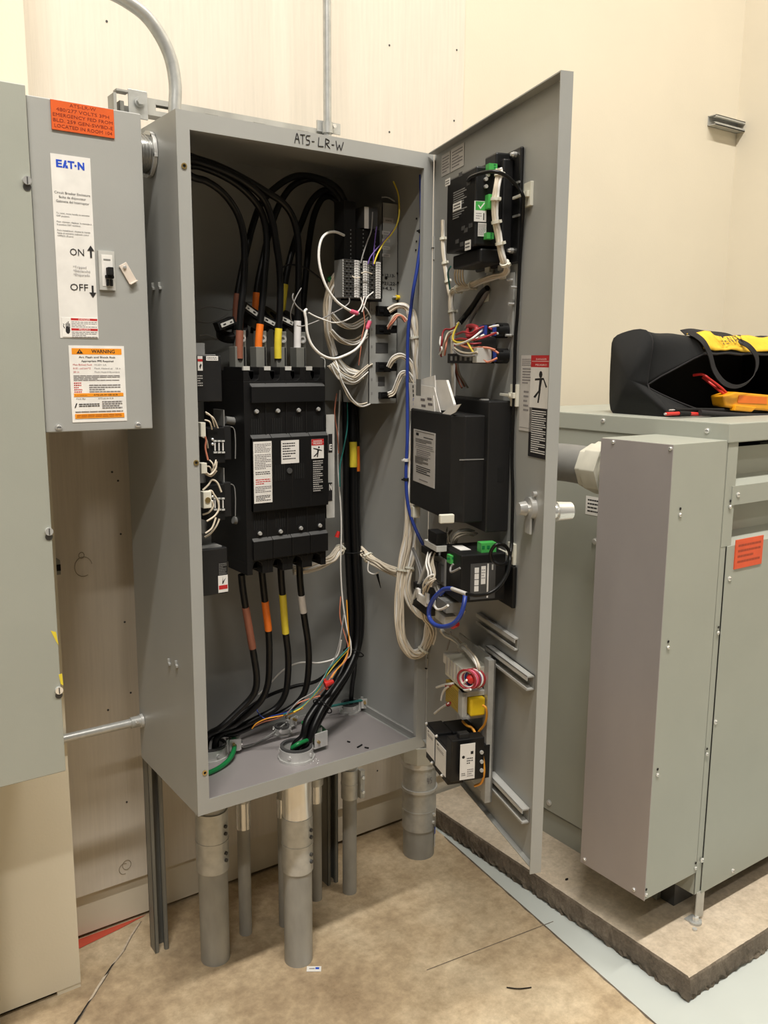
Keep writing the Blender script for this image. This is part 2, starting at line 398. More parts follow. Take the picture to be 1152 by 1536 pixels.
n_ = 26; L_ = [e0.lerp(e1, i / n_) for i in range(n_ + 1)] + [e1.lerp(Vector((.55, Y0, .0008)), .1 * i) for i in (1, 2, 3)]
for i in range(len(L_) - 1):
    q0 = Vector((.004 + .004 * math.sin(i * 1.7) ** 2, 0, 0)); q1 = Vector((.004 + .004 * math.sin((i + 1) * 1.7) ** 2, 0, 0))
    jt.add([L_[i] - q0, L_[i], L_[i + 1], L_[i + 1] - q1], [(0, 1, 2, 3)], 'pad_side')
jt.build('floor_joint', FLOOR)

# concrete housekeeping pad, rough broken lower edge
def pad_mesh():
    mb = MB(); x0, y0, x1, y1 = 1.157, -0.632, 2.6, 0.58
    per = []; N1, N2 = 110, 130
    for i in range(N1): per.append((x0, y1 + (y0 - y1) * i / N1, -1, 0))
    for i in range(N2 + 1): per.append((x0 + (x1 - x0) * i / N2, y0, 0, -1))
    rows = [(PADH, -.004), (PADH - .006, .0), (PADH * .62, .002), (PADH * .3, .003), (0.012, .0), (0.0, -.004)]
    vs = []
    rnd = random.Random(4)
    for k, (z, o) in enumerate(rows):
        for (x, y, nx, ny) in per:
            j = rnd.uniform(-.0045, .0045) * (.15, .25, .35, .5, 1.3, 2.0)[k]; vs.append((x + nx * (o + j), y + ny * (o + j), z + (rnd.uniform(-.003, .004) if 1 < k < 5 else 0)))
    m = len(per); fs = []
    for k in range(len(rows) - 1):
        for i in range(m - 1): fs.append((k * m + i, k * m + i + 1, (k + 1) * m + i + 1, (k + 1) * m + i))
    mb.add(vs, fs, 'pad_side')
    top = [vs[i] for i in range(m)] + [(x1, y1, PADH)]
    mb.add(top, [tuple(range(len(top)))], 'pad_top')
    return mb
PAD = pad_mesh().build('concrete_pad'); struct(PAD, 'raised rough edged concrete pad under the transformer')

# ============================================================ FAR LEFT PANEL
o = thing('panelboard', (-0.55, 0.14, 0.77), 'large plain grey wall panel cut off by the left picture edge', 'electrical panel')
MB().box((-.84, .050, .842), (-.312, .385, 2.262), 'grey_enamel_far').build('enclosure', o, .003)
MB().box((-.86, .034, .823), (-.300, .049, 2.286), 'grey_enamel_far').build('cover', o, .002)
for x, y in ((40, 271), (73, 797), (88, 1035)):
    p = by(x, y, .034); s = MB(); s.cyl(p, p + Vector((0, -.006, 0)), .0085, 'chrome', 14); s.box(p + Vector((-.0012, -.0066, -.007)), p + Vector((.0012, -.0058, .007)), 'dark_grey')
    s.cyl(p + Vector((0, -.001, -.012)), p + Vector((0, 0, -.012)), .008, 'dark_grey', 12); s.build('cover_screw', o)
ym = MB()
for pts in (((76, 946), (84, 948), (88, 968), (84, 962)), ((88, 1012), (93, 1010), (95, 1028), (91, 1026))):
    ym.prism([by(x, y, .0338) for x, y in pts], (0, -.0003, 0), 'tape_yellow')
part(ym.build('paint_mark', o), 'yellow paint smears')
# conduit below the panel at the picture's left edge
q = bz(0, 1560, 0); c = MB(); c.cyl((q.x - .02, q.y, 0), (q.x - .02, q.y, .83), .024, 'strut_steel', 20); c.ring((q.x - .02, q.y, .12), (q.x - .02, q.y, .16), .028, .0235, 'galvanised_dull', 20)
tag(c.build('vertical_conduit'), 'grey conduit at lower left picture corner below the large plain panel', 'conduit')
# strut stub peeking out behind the panel
s = MB(); p = by(84, 852, PB - .04); s.box((p.x - .2, p.y, p.z - .02), (p.x + .012, PB - .001, p.z + .02), 'strut_steel'); s.box((p.x - .1, p.y - .001, p.z - .009), (p.x + .0125, p.y + .001, p.z + .009), 'seam_gap')
tag(s.build('strut_stub'), 'short strut end poking out behind the large left panel', 'strut')

# ============================================================ BREAKER ENCLOSURE
BY = 0.05
o = thing('breaker_enclosure', (-.18, .2, 1.56), 'small grey wall breaker box with on off switch and warning stickers', 'electrical box')
a, b = by(40, 143, BY), by(229.3, 642.8, BY); bt = by(209.5, 170.5, BY)
BX0, BX1, BZ0, BZ1 = -.296, b.x, b.z, bt.z
MB().box((BX0 + .004, BY + .006, BZ0 + .004), (BX1 - .004, PB - .042, BZ1 - .004), 'grey_enamel').build('enclosure', o, .002)
MB().box((BX0, BY, BZ0), (BX1, BY + .006, BZ1), 'grey_enamel').build('cover', o, .002)
for x, y in ((88, 641), (207, 637)): screw('cover_screw', by(x, y, BY), (0, -1, 0), .0075, o)
U, V, N = Vector((1, 0, 0)), UP, Vector((0, -1, 0))
def flat(name, parent, tl, br, Y, base, fn, t=.0008):
    """label on a plane y=Y given by two sighted corners"""
    p, q = by(*tl, Y), by(*br, Y); w_, h = q.x - p.x, p.z - q.z
    return sticker(name, parent, Vector((p.x, Y, q.z)), U, V, N, w_, h, base, fn(w_, h), t)
def plate_items(w_, h):
    L = ['ATS-LR-W', '480/277 VOLTS 3PH', 'EMERGENCY FED FROM', 'BLD. 259 GEN-SWBD-E', 'LOCATED IN ROOM 104']
    ws = [.42, .84, .95, .95, .92]
    return [('t', t, w_ / 2, h * (.835 - .187 * i), h * .115, 'ink_brown', 'c', w_ * ws[i]) for i, t in enumerate(L)]
part(flat('nameplate', o, (75, 149), (171.5, 208), BY, 'tag_orange', plate_items, .003), 'engraved orange nameplate')
def instr(w_, h):
    it = []
    e = h * .038; y = h * .93; x = w_ * .13
    it += [('t', 'E', x, y, e, 'ink_blue', 'l', w_ * .13, .12), ('p', [(x + w_ * .155, y), (x + w_ * .215, y + e * 1.1), (x + w_ * .262, y + e * 1.1), (x + w_ * .262, y + e * .62), (x + w_ * .205, y)], 'ink_blue'),
           ('p', [(x + w_ * .225, y), (x + w_ * .30, y), (x + w_ * .285, y + e * .42), (x + w_ * .24, y + e * .42)], 'ink_blue'),
           ('t', 'T', x + w_ * .29, y, e, 'ink_blue', 'l', w_ * .15, .12), ('p', [(x + w_ * (.485 + .03 * math.cos(k)), y + e * .5 + w_ * .03 * math.sin(k)) for k in [i * .785 for i in range(8)]], 'ink_blue'),
           ('t', 'N', x + w_ * .54, y, e, 'ink_blue', 'l', w_ * .15, .12)]
    for i, t in enumerate(('Circuit Breaker Enclosure', 'Boîte de disjoncteur', 'Gabinete del Interruptor')):
        it.append(('t', t, w_ * .5, h * (.79 - .023 * i), h * .0135, 'ink', 'c', w_ * (.9, .68, .84)[i]))
    for i, t in enumerate(('To reset, move handle to extreme', 'OFF position.', 'Pour réarmer, déplacer la manette à', 'la position OFF extrême.', 'Para restablecer, mueva la manija', 'hasta el extremo indicado como', 'OFF(O) (Fuera)')):
        it.append(('t', t, w_ * .07, h * (.682 - .015 * i - .016 * (i > 1) - .016 * (i > 3)), h * .0085, 'ink', 'l', w_ * (.84, .33, .88, .6, .84, .8, .4)[i]))
    it += [('t', 'ON', w_ * .36, h * .462, h * .038, 'ink', 'l', w_ * .36), ('t', 'OFF', w_ * .32, h * .268, h * .038, 'ink', 'l', w_ * .46)]
    for xx, y0, up in ((.9, h * .455, 1), (.9, h * .235, -1)):
        q = h * .065
        it += [('r', w_ * (xx - .025), y0 + (0 if up > 0 else q * .35), w_ * (xx + .025), y0 + q * (.65 if up > 0 else 1), 'ink'),
               ('p', [(w_ * (xx - .09), y0 + q * (.6 if up > 0 else .4)), (w_ * (xx + .09), y0 + q * (.6 if up > 0 else .4)), (w_ * xx, y0 + q * (1.05 if up > 0 else -.05))], 'ink')]
    for i, t in enumerate(('*Tripped', '*Déclenché', '*Disparado')): it.append(('t', t, w_ * .42, h * (.392 - .021 * i), h * .013, 'ink_grey', 'l', w_ * (.34, .44, .42)[i]))
    it += [('r', w_ * .06, h * .006, w_ * .98, h * .114, 'white_paper')]
    for y0, t in ((.100, 'DANGER'), (.043, 'PELIGRO')):
        it += [('r', w_ * .29, h * y0, w_ * .98, h * (y0 + .013), 'ink_red'), ('t', t, w_ * .64, h * (y0 + .002), h * .0095, 'white_paper', 'c', w_ * .3)]
        it += [('l', w_ * .3, h * (y0 - .04), w_ * .96, h * (y0 - .004), 4, 'ink_grey')]
    it += [('p', [(w_ * (.2 + .06 * math.cos(k)), h * (.045 + .022 * math.sin(k))) for k in [i * .7 for i in range(9)]], 'ink')] + [('r', w_ * (.15 + .03 * i), h * .055, w_ * (.168 + .03 * i), h * (.082 + .006 * (i % 3)), 'ink') for i in range(4)]
    it += [('p', [(w_ * .08, h * .083), (w_ * .12, h * .075), (w_ * .095, h * .07), (w_ * .13, h * .055), (w_ * .11, h * .055), (w_ * .08, h * .068), (w_ * .1, h * .074)], 'ink')]
    return it
part(flat('instruction_label', o, (75, 229.5), (148, 508), BY, 'label_white', instr), 'tall white label with blue logo, arrows and print')
def warn(w_, h):
    it = [('r', w_ * .05, h * .885, w_ * .95, h * .965, 'warn_orange'), ('t', 'WARNING', w_ * .61, h * .903, h * .045, 'ink', 'c', w_ * .42, .06),
          ('p', [(w_ * .13, h * .895), (w_ * .25, h * .895), (w_ * .19, h * .955)], 'ink'), ('r', w_ * .183, h * .91, w_ * .197, h * .935, 'warn_orange')]
    for i, t in enumerate(('Arc Flash and Shock Risk', 'Appropriate PPE Required')): it.append(('t', t, w_ * .5, h * (.838 - .05 * i), h * .024, 'ink', 'c', w_ * (.66, .58)[i], .04))
    rowsr = (('Max Bolted Fault', '10.651 kA'), ('0.31 cal/cm^2', 'Flash Hazard at   18 in'), ('20 in', 'Flash Hazard Boundary'))
    for i, (l, r) in enumerate(rowsr):
        it += [('t', l, w_ * .06, h * (.742 - .047 * i), h * .022, 'ink_red', 'l', w_ * (.34, .31, .1)[i]), ('t', r, w_ * .44, h * (.742 - .047 * i), h * .02, 'ink_grey', 'l', w_ * (.22, .48, .46)[i])]
    it += [('l', w_ * .06, h * .54, w_ * .9, h * .62, 4, 'ink_grey'), ('l', w_ * .06, h * .385, w_ * .2, h * .53, 5, 'ink_red'), ('l', w_ * .33, h * .385, w_ * .9, h * .50, 4, 'ink_grey'),
           ('r', w_ * .05, h * .335, w_ * .95, h * .38, 'warn_orange'), ('t', 'Location:', w_ * .07, h * .345, h * .02, 'ink', 'l', w_ * .22), ('t', 'ATS-LR-W GB SCB', w_ * .4, h * .345, h * .02, 'ink', 'l', w_ * .44, .05),
           ('t', 'Fed By:', w_ * .09, h * .30, h * .018, 'ink', 'l', w_ * .17), ('t', 'ATS-LR-W SCB', w_ * .48, h * .30, h * .018, 'ink', 'l', w_ * .28),
           ('l', w_ * .13, h * .20, w_ * .5, h * .25, 2, 'ink'), ('p', [(w_ * .05, h * .195), (w_ * .07, h * .195), (w_ * .1, h * .25), (w_ * .08, h * .25)], 'ink'),
           ('l', w_ * .55, h * .17, w_ * .92, h * .28, 4, 'ink_grey'), ('l', w_ * .06, h * .125, w_ * .93, h * .15, 1, 'ink_grey'), ('r', w_ * .05, h * .05, w_ * .95, h * .11, 'warn_orange'), ('l', w_ * .08, h * .06, w_ * .9, h * .1, 2, 'ink_brown')]
    return it
part(flat('warning_label', o, (102.5, 518), (190.5, 631), BY, 'white_paper', warn), 'white and orange warning label')
# operating handle in its recessed escutcheon
p, q = by(146, 376, BY), by(172.5, 436, BY)
e = MB(); e.box((p.x, BY - .006, q.z), (q.x, BY, p.z), 'light_grey'); e.box((p.x + .006, BY - .0066, q.z + .008), (q.x - .005, BY - .0055, p.z - .008), 'label_white')
e.box((p.x + .010, BY - .007, p.z - .02), (q.x - .009, BY - .0065, p.z - .0165), 'mid_grey')
es = e.build('switch_escutcheon', o, .002)
h_ = MB(); c0 = by(162, 411, BY); h_.box((c0.x - .006, BY - .022, c0.z - .004), (c0.x + .006, BY - .004, c0.z + .013), 'void_black'); h_.box((c0.x - .009, BY - .014, c0.z - .010), (c0.x + .009, BY - .004, c0.z - .003), 'void_black'); h_.box((c0.x - .007, BY - .012, c0.z - .026), (c0.x - .001, BY - .004, c0.z - .012), 'void_black'); h_.box((c0.x + .001, BY - .012, c0.z - .026), (c0.x + .007, BY - .004, c0.z - .012), 'void_black')
part(h_.build('toggle_handle', es, .0015), 'black toggle handle')
# hasp tab hanging diagonally
c0 = by(186, 401, BY); ang = math.radians(-60); hu = Vector((math.cos(ang), 0, math.sin(ang))); hv = Vector((-hu.z, 0, hu.x)); o0 = c0 - hu * .008 - hv * .0095 + N * .0015
hs = MB(); hs.obox(o0, hu * .046, hv * .019, N * .002, 'hasp_beige'); hs.obox(o0 + hu * .043, hu * .003, hv * .019, N * .008, 'hasp_beige')
hp = hs.build('padlock_hasp', o, .0008); screw('pivot_screw', c0 + N * .0035, N, .004, hp, 'chrome', False)

# threaded nipple with locknut between breaker enclosure and cabinet
nc = Vector((0, .158, bx(226, 232, 0).z)); n_ = MB()
for i in range(15): n_.ring((BX1 + .002 + i * .0039, nc.y, nc.z), (BX1 + .0046 + i * .0039, nc.y, nc.z), .0415 + .0012 * (i % 2), .036, 'thread_steel', 28)
n_.ring((BX1, nc.y, nc.z), (-.001, nc.y, nc.z), .0405, .036, 'die_cast', 28)
o = thing('conduit_nipple', (-.03, nc.y, nc.z - .05), 'shiny threaded pipe nipple joining small breaker box to the tall cabinet', 'pipe fitting')
n_.build('threaded_pipe', o)
k = MB(); k.ring((-.0095, nc.y, nc.z), (-.0015, nc.y, nc.z), .052, .042, 'die_cast', 12)
for i in range(6):
    a = i * math.pi / 3 + .2; k.obox(Vector((-.0095, nc.y + .048 * math.cos(a) - .004, nc.z + .048 * math.sin(a) - .004)), Vector((.008, 0, 0)), Vector((0, .008, 0)), UP * .008, 'die_cast')
k.build('locknut', o, .0006)

# ============================================================ TALL TRANSFER SWITCH CABINET
CABINET = thing('transfer_switch_cabinet', (W / 2, D / 2, Z0), 'tall open grey steel cabinet full of cables in the middle of the photo', 'electrical cabinet')
T = .0025; G = 'grey_enamel'
e = MB(); LW, LT, LB = .031, .0385, .0375
e.box((0, D - T, Z0), (W, D, ZT), G); e.box((0, T, Z0), (T, D - T, ZT), G); e.box((W - T, T, Z0), (W, D - T, ZT), G); e.box((T, T, ZT - T), (W - T, D - T, ZT), G); e.box((T, T, Z0), (W - T, D - T, Z0 + T), G)
e.box((0, 0, Z0), (LW, T, ZT), G); e.box((W - LW, 0, Z0), (W, T, ZT), G); e.box((LW, 0, ZT - LT), (W - LW, T, ZT), G); e.box((LW, 0, Z0), (W - LW, T, Z0 + LB), G)
e.box((LW - T, T, Z0 + LB - T), (LW, .014, ZT - LT), G); e.box((W - LW, T, Z0 + LB), (W - LW + T, .014, ZT - LT), G); e.box((LW, T, ZT - LT), (W - LW, .014, ZT - LT + T), G)
part(e.build('enclosure', CABINET), 'open steel box with front rim')
fl_ = MB(); fl_.box((LW, .02, Z0 + T), (W - LW + .02, D - .02, Z0 + T + .0012), 'lid_sheet'); part(fl_.build('floor_plate', CABINET), 'bare metal gland plate on the cabinet floor')
se = MB(); P = [(.7, D - .02 - .019 * i, Z0 + .028 + .0035 * math.sin(i * 2.1) * (i % 3 == 0)) for i in range(20)]; se.tube(P, .0012, 'light_grey', 5, 1); se.box((W - T - .002, .01, Z0 + T), (W - T, D - T, Z0 + .028), G); se.build('bottom_flange', CABINET)
for x, y in ((276, 249), (294, 694), (307, 1159)):
    p = by(x, y, 0); r_ = MB(); r_.ring(p + N * .002, p, .0065, .0036, 'brass', 16); r_.cyl(p + N * .0006, p, .0037, 'seam_gap', 12); part(r_.build('threaded_insert', CABINET), 'brass threaded insert in the rim')
for x, y in ((232, 428), (242, 427), (256, 992), (267, 995)):
    p = bx(x, y, 0); r_ = MB(); r_.obox(p + Vector((-.006, -.002, -.011)), Vector((.006, 0, 0)), Vector((0, .012, .004)), UP * .006, G); r_.obox(p + Vector((-.006, .004, -.007)), Vector((.006, 0, 0)), Vector((0, .005, 0)), UP * .013, G); r_.build('lanced_tab', CABINET, .001)
# handwriting on the top rim, felt pen
def pen(parent, strokes, o_, u, v, n, sx, sz, r=.0011, m='ink', name='handwriting'):
    mb = MB()
    for st in strokes: mb.tube([o_ + u * (a * sx) + v * (b * sz) + n * .0006 for a, b in st], r, m, 5, 3 if len(st) > 2 else 1)
    return mb.build(name, parent)
WR = [[(0, 0), (.12, .8), (.2, 1), (.36, 0)], [(.08, .45), (.32, .45)], [(.42, .95), (.78, 1)], [(.6, .97), (.6, 0)], [(1.18, 1), (.9, .95), (.9, .55), (1.1, .5), (1.1, .1), (.85, 0)], [(1.3, .45), (1.5, .47)],
      [(1.85, 1), (1.8, .05)], [(1.8, .05), (2.2, .1)], [(2.35, 0), (2.38, 1)], [(2.38, 1), (2.65, .85), (2.6, .6), (2.38, .5)], [(2.4, .5), (2.72, 0)], [(2.85, .45), (3.05, .47)], [(3.2, .95), (3.3, 0)], [(3.3, 0), (3.47, .6)], [(3.47, .6), (3.6, 0)], [(3.6, 0), (3.8, .95)]]
p0, p1 = by(442, 214, 0), by(515, 226, 0); part(pen(CABINET, WR, p0, U, UP, N, (p1.x - p0.x) / 3.8, .021), 'felt pen writing on top rim')
# small connector where the left EMT enters
# ---- the door
DZ0, DZ1 = Z0 + .0215, ZT - .0005
dpan = MB(); dpan.dbox(0, DL, -.003, 0, DZ0, DZ1, G)
DOOR = part(dpan.build('door', CABINET), 'open door seen from inside')
dr = MB(); dr.dbox(DL - .0025, DL, 0, .0235, DZ0, DZ1, G); dr.dbox(0, .0025, 0, .003, DZ0, DZ1, G); dr.dbox(.010, DL - .0025, 0, .0235, DZ1 - .0025, DZ1, G); dr.dbox(.004, DL - .0025, 0, .012, DZ0, DZ0 + .0025, G)
dr.build('door_rim', DOOR)
for y in (372, 1000):
    q = by(651, y, -.004); r_ = MB(); r_.cyl((HINGE.x - .001, -.003, q.z - .03), (HINGE.x - .001, -.003, q.z + .03), .0035, G, 12); r_.box((HINGE.x - .008, -.006, q.z - .001), (HINGE.x + .008, -.0005, q.z + .001), 'seam_gap'); r_.build('hinge', CABINET)
# backing sheet for the selector switches, fixed on studs
sp_ = MB(); d0, d1 = dloc(dp(664, 470, 0))[0], dloc(dp(772, 470, 0))[0]; zt, zb_ = dloc(dp(765, 410, 0))[2], dloc(dp(770, 503, 0))[2]
sp_.dbox(d0, d1, .001, .005, zb_, zt, G); part(sp_.build('stiffener_sheet', DOOR), 'flat sheet behind the selector switches')
for x, y in ((767, 503), (771, 456), (775, 431), (769, 420)):
    p = dp(x, y, 0.004); MB().cyl(p, p + DN * .014, .003, 'chrome', 10).build('stud', DOOR)
def dlabel(name, parent, tl, br, base, fn, off=0.0005, t=.0008):
    a_, b_ = dloc(dp(*tl, off)), dloc(dp(*br, off)); w_, h = b_[0] - a_[0], a_[2] - b_[2]
    return sticker(name, parent, dw(a_[0], off, b_[2]), DU, UP, DN, w_, h, base, fn(w_, h), t)
for tl, br in (((663, 234), (675, 259)), ((677, 225), (696, 248))):
    part(dlabel('data_label', DOOR, tl, br, 'label_grey', lambda w_, h: [('l', w_ * .1, h * .1, w_ * .9, h * .9, 6, 'ink_grey')]), 'grey printed label in the top hinge corner')
part(dlabel('wiring_label', DOOR, (782.5, 533), (797.5, 648), 'label_grey', lambda w_, h: [('l', w_ * .08, h * .86, w_ * .92, h * .96, 4, 'ink_grey'), ('l', w_ * .15, h * .62, w_ * .8, h * .84, 6, 'ink_grey'), ('l', w_ * .3, h * .25, w_ * .7, h * .55, 5, 'ink_grey'), ('r', w_ * .05, h * .04, w_ * .95, h * .045, 'ink_grey')]), 'long narrow pale label')
def danger(w_, h):
    it = [('r', 0, h * .49, w_, h, 'label_white'), ('r', 0, h * .885, w_, h, 'ink_red')]
    it += [('t', 'DANGER', w_ * .55, h * .955, h * .016, 'label_white', 'c', w_ * .55), ('t', 'PELIGRO', w_ * .55, h * .90, h * .016, 'label_white', 'c', w_ * .6), ('r', w_ * .05, h * .94, w_ * .95, h * .944, 'label_white')]
    it += [('p', [(w_ * (.55 + .09 * math.cos(k)), h * .815 + w_ * .09 * math.sin(k)) for k in [i * .785 for i in range(8)]], 'ink'),
           ('p', [(w_ * .25, h * .775), (w_ * .7, h * .785), (w_ * .7, h * .765), (w_ * .25, h * .755)], 'ink'), ('p', [(w_ * .5, h * .775), (w_ * .64, h * .775), (w_ * .56, h * .67), (w_ * .46, h * .66)], 'ink'),
           ('p', [(w_ * .5, h * .67), (w_ * .58, h * .67), (w_ * .3, h * .585), (w_ * .2, h * .595)], 'ink'), ('p', [(w_ * .5, h * .67), (w_ * .58, h * .68), (w_ * .5, h * .54), (w_ * .42, h * .54)], 'ink'), ('p', [(w_ * .66, h * .785), (w_ * .72, h * .78), (w_ * .9, h * .7), (w_ * .84, h * .69)], 'ink')]
    it += [('l', w_ * .15, h * .04, w_ * .9, h * .47, 20, 'label_white')]
    return it
part(dlabel('danger_label', DOOR, (797.5, 533), (820, 690), 'ink', danger), 'red, white and black danger label')
# latch with inside knob and outside handle
la = MB(); p = dp(799, 762, 0); la.cyl(p, p + DN * .012, .024, 'chrome', 20); la.cyl(p, p + DN * .026, .009, 'chrome', 14); la.cyl(p + DN * .018, p + DN * .034, .016, 'chrome', 18, .013)
la.dbox(dloc(p)[0] - .012, dloc(p)[0] + .012, .006, .011, p.z - .055, p.z + .015, 'chrome'); lt = part(la.build('latch', DOOR, .001), 'chrome latch')
p2 = dp(804, 741, 0); MB().cyl(p2, p2 + DN * .008, .006, 'chrome', 10).build('latch_screw', lt)
ho = MB(); q = dw(dloc(p)[0] + .01, 0, p.z - .008); ho.cyl(q - DN * .003, q - DN * .05, .016, 'chrome', 20); ho.cyl(q - DN * .05, q - DN * .085, .021, 'chrome', 20, .019); part(ho.build('outside_handle', DOOR), 'chrome outer handle')

# ============================================================ STRUTS AND CONDUIT
def strut(p, ax, ln, face, m='strut_steel', name='strut'):
    """U channel: p centre of its back edge start, ax long axis, face = open side direction"""
    ax = ax.normalized(); face = face.normalized(); s_ = ax.cross(face); mb = MB(); q = p
    mb.obox(q - s_ * .0205, s_ * .041, face * .003, ax * ln, m); mb.obox(q - s_ * .0205, s_ * .003, face * .041, ax * ln, m); mb.obox(q + s_ * .0175, s_ * .003, face * .041, ax * ln, m)
    mb.obox(q - s_ * .0205 + face * .038, s_ * .0095, face * .003, ax * ln, m); mb.obox(q + s_ * .011 + face * .038, s_ * .0095, face * .003, ax * ln, m)
    mb.obox(q - s_ * .011 + face * .031, s_ * .002, face * .008, ax * ln, m); mb.obox(q + s_ * .009 + face * .031, s_ * .002, face * .008, ax * ln, m); return mb
for px, lab in ((242, 'left floor standing strut post under the tall cabinet'), (495, 'rear floor standing strut post between the conduits')):
    x_ = bz(px, 1425 if px < 300 else 1322, 0).x
    tag(strut(Vector((x_, D + .0425, 0)), UP, 2.39, Vector((0, -1, 0))).build('strut_post'), lab, 'strut post')
hz = MB(); gd = 'galvanised_dull'; hx0, hx1, hy, hz0 = .082, .642, .4015, 2.388      # slotted channel, slots cut through
cuts = [.112, .25, .39, .53]; xs = [hx0] + [c for q in cuts for c in (q, q + .036)] + [hx1]
for q in range(0, len(xs), 2): hz.box((xs[q], hy, hz0 - .0205), (xs[q + 1], hy + .003, hz0 + .0205), gd)
for q in cuts: hz.box((q, hy, hz0 + .007), (q + .036, hy + .003, hz0 + .0205), gd); hz.box((q, hy, hz0 - .0205), (q + .036, hy + .003, hz0 - .008), gd)
hz.box((hx0, hy + .003, hz0 - .0205), (hx1, hy + .041, hz0 - .0175), gd); hz.box((hx0, hy + .003, hz0 + .0175), (hx1, hy + .041, hz0 + .0205), gd); hz.box((hx0, hy + .038, hz0 - .0175), (hx1, hy + .041, hz0 - .011), gd); hz.box((hx0, hy + .038, hz0 + .011), (hx1, hy + .041, hz0 + .0175), gd)
tag(hz.build('cross_strut'), 'horizontal slotted steel channel behind the top of the tall cabinet', 'strut')
o = thing('corner_bracket', (.06, .39, 2.35), 'square galvanised bracket with one bolt above the small breaker box', 'bracket')
k = MB(); k.box((.038, .394, 2.352), (.088, .3995, 2.420), 'galvanised'); k.box((.0, .394, 2.352), (.008, .44, 2.405), 'galvanised_dull'); k.box((.008, .394, 2.41), (.04, .42, 2.416), 'galvanised_dull'); k.build('plate', o, .001)
k = MB(); k.cyl((.065, .394, 2.392), (.065, .389, 2.392), .013, 'galvanised', 14); k.cyl((.065, .389, 2.392), (.065, .380, 2.392), .009, 'galvanised', 6); k.build('bolt', o)

def conduit(name, x, y, r, zt, label, collars=(), rings=(), m='galvanised_dull', group=None, cm='galvanised', bolts=False):
    """upright conduit out of the floor; collars = (z0, z1, extra radius, material)"""
    o = thing(name, (x, y, 0), label, 'conduit', group)
    p = MB(); p.ring((x, y, 0), (x, y, zt), r, r - .004, m, 28); p.build('pipe', o)
    for z0, z1, ex, mm in collars:
        c_ = MB(); c_.ring((x, y, z0), (x, y, z1), r + ex, r - .001, mm, 28)
        if (z1 - z0) > .05 and ex > .003: c_.ring((x, y, (z0 + z1) / 2 - .002), (x, y, (z0 + z1) / 2 + .002), r + ex + .0012, r, mm, 28)
        cc = c_.build('coupling', o)
        if bolts and ex > .003:
            for zz in ((z0 * .8 + z1 * .2), (z0 * .35 + z1 * .65)):
                for dz in (0, .022):
                    a = math.radians(-62); q = Vector((x + (r + ex) * math.cos(a), y + (r + ex) * math.sin(a), zz + dz)); MB().cyl(q, q + Vector((math.cos(a), math.sin(a), 0)) * .005, .0055, 'dark_grey', 8).build('set_screw', cc)
    return o
conduit('floor_conduit', .158, .285, .0425, Z0 - .002, 'thick grey conduit under the left front corner of the tall cabinet', ((.292, .476, .0045, 'galvanised'),), bolts=True)
conduit('floor_conduit', .358, .140, .0415, Z0 - .002, 'thickest conduit nearest the camera under the middle of the tall cabinet', ((.294, .463, .0035, 'galvanised'), (.463, .628, .002, 'chrome')), bolts=True)
conduit('floor_conduit', .283, .338, .0195, Z0 - .002, 'thin conduit between the two thick floor conduits', ((.353, .44, .0025, 'chrome'), (.44, .475, .006, 'galvanised')))
conduit('floor_conduit', .402, .305, .018, Z0 - .002, 'thin conduit half hidden behind the thickest floor conduit', ((.37, .43, .002, 'chrome'),))
conduit('floor_conduit', .552, .365, .0195, Z0 - .002, 'thin conduit just left of the rear strut post', ((.345, .405, .0025, 'chrome'), (.405, .43, .006, 'galvanised')))
o = conduit('floor_conduit', .664, .335, .0235, Z0 - .002, 'medium conduit with bolted clamp right of the rear strut post', ((.34, .44, .005, 'galvanised'),))
k = MB(); k.box((.684, .300, .342), (.700, .318, .438), 'galvanised'); k.cyl((.692, .300, .365), (.692, .294, .365), .006, 'chrome', 6); k.cyl((.692, .300, .415), (.692, .294, .415), .006, 'chrome', 6); k.build('clamp_ear', o)
o = conduit('floor_conduit', .999, .395, .0565, .35, 'wide conduit with couplings standing beside the concrete pad behind the door', ((.105, .252, .004, 'galvanised'), (.252, .262, .008, 'die_cast'), (.262, .345, .003, 'galvanised')), cm='die_cast')
k = MB(); k.ring((.999, .395, .345), (.999, .395, .365), .066, .05, 'die_cast', 12); k.ring((.999, .395, .365), (.999, .395, .425), .071, .05, 'fitting_grey', 8); k.build('hex_nut', o, .002)
k = MB()
for z_ in (.135, .165): a = math.radians(-70); q = Vector((.999 + .06 * math.cos(a), .395 + .06 * math.sin(a), z_)); k.cyl(q, q + Vector((.3, -.95, 0)) * .007, .006, 'chrome', 8)
k.build('set_screw', o)
a = math.radians(-78)
def ont(a, z_): return Vector((.999 + .0612 * math.cos(a), .395 + .0612 * math.sin(a), z_))
bl = MB(); b0, b1 = ont(math.radians(-62), .035), ont(math.radians(-55), .035); bl.obox(b0, b1 - b0, UP * .075, Vector((.5, -.8, 0)) * .001, 'label_white'); bl.obox(b0 + UP * .05, b1 - b0, UP * .025, Vector((.5, -.8, 0)) * .0014, 'ink_blue'); part(bl.build('sticker', o), 'white and blue sticker')
hw = MB()
a_ = math.radians(-100); uu = Vector((-math.sin(a_), math.cos(a_), 0)); nn = Vector((math.cos(a_), math.sin(a_), 0)); oo = Vector((.999, .395, .29)) + nn * .0602
for st in ([(0, 1), (-.05, .45), (.45, .4)], [(.35, .9), (.3, 0)], [(1.1, 1), (.75, .95), (.72, .6), (1.05, .5), (1.05, .1), (.7, 0)]): hw.tube([oo + uu * (p[0] * .016) + UP * (p[1] * .022) for p in st], .0009, 'ink_grey', 5, 1)
part(hw.build('pen_mark', o), 'handwritten 45')

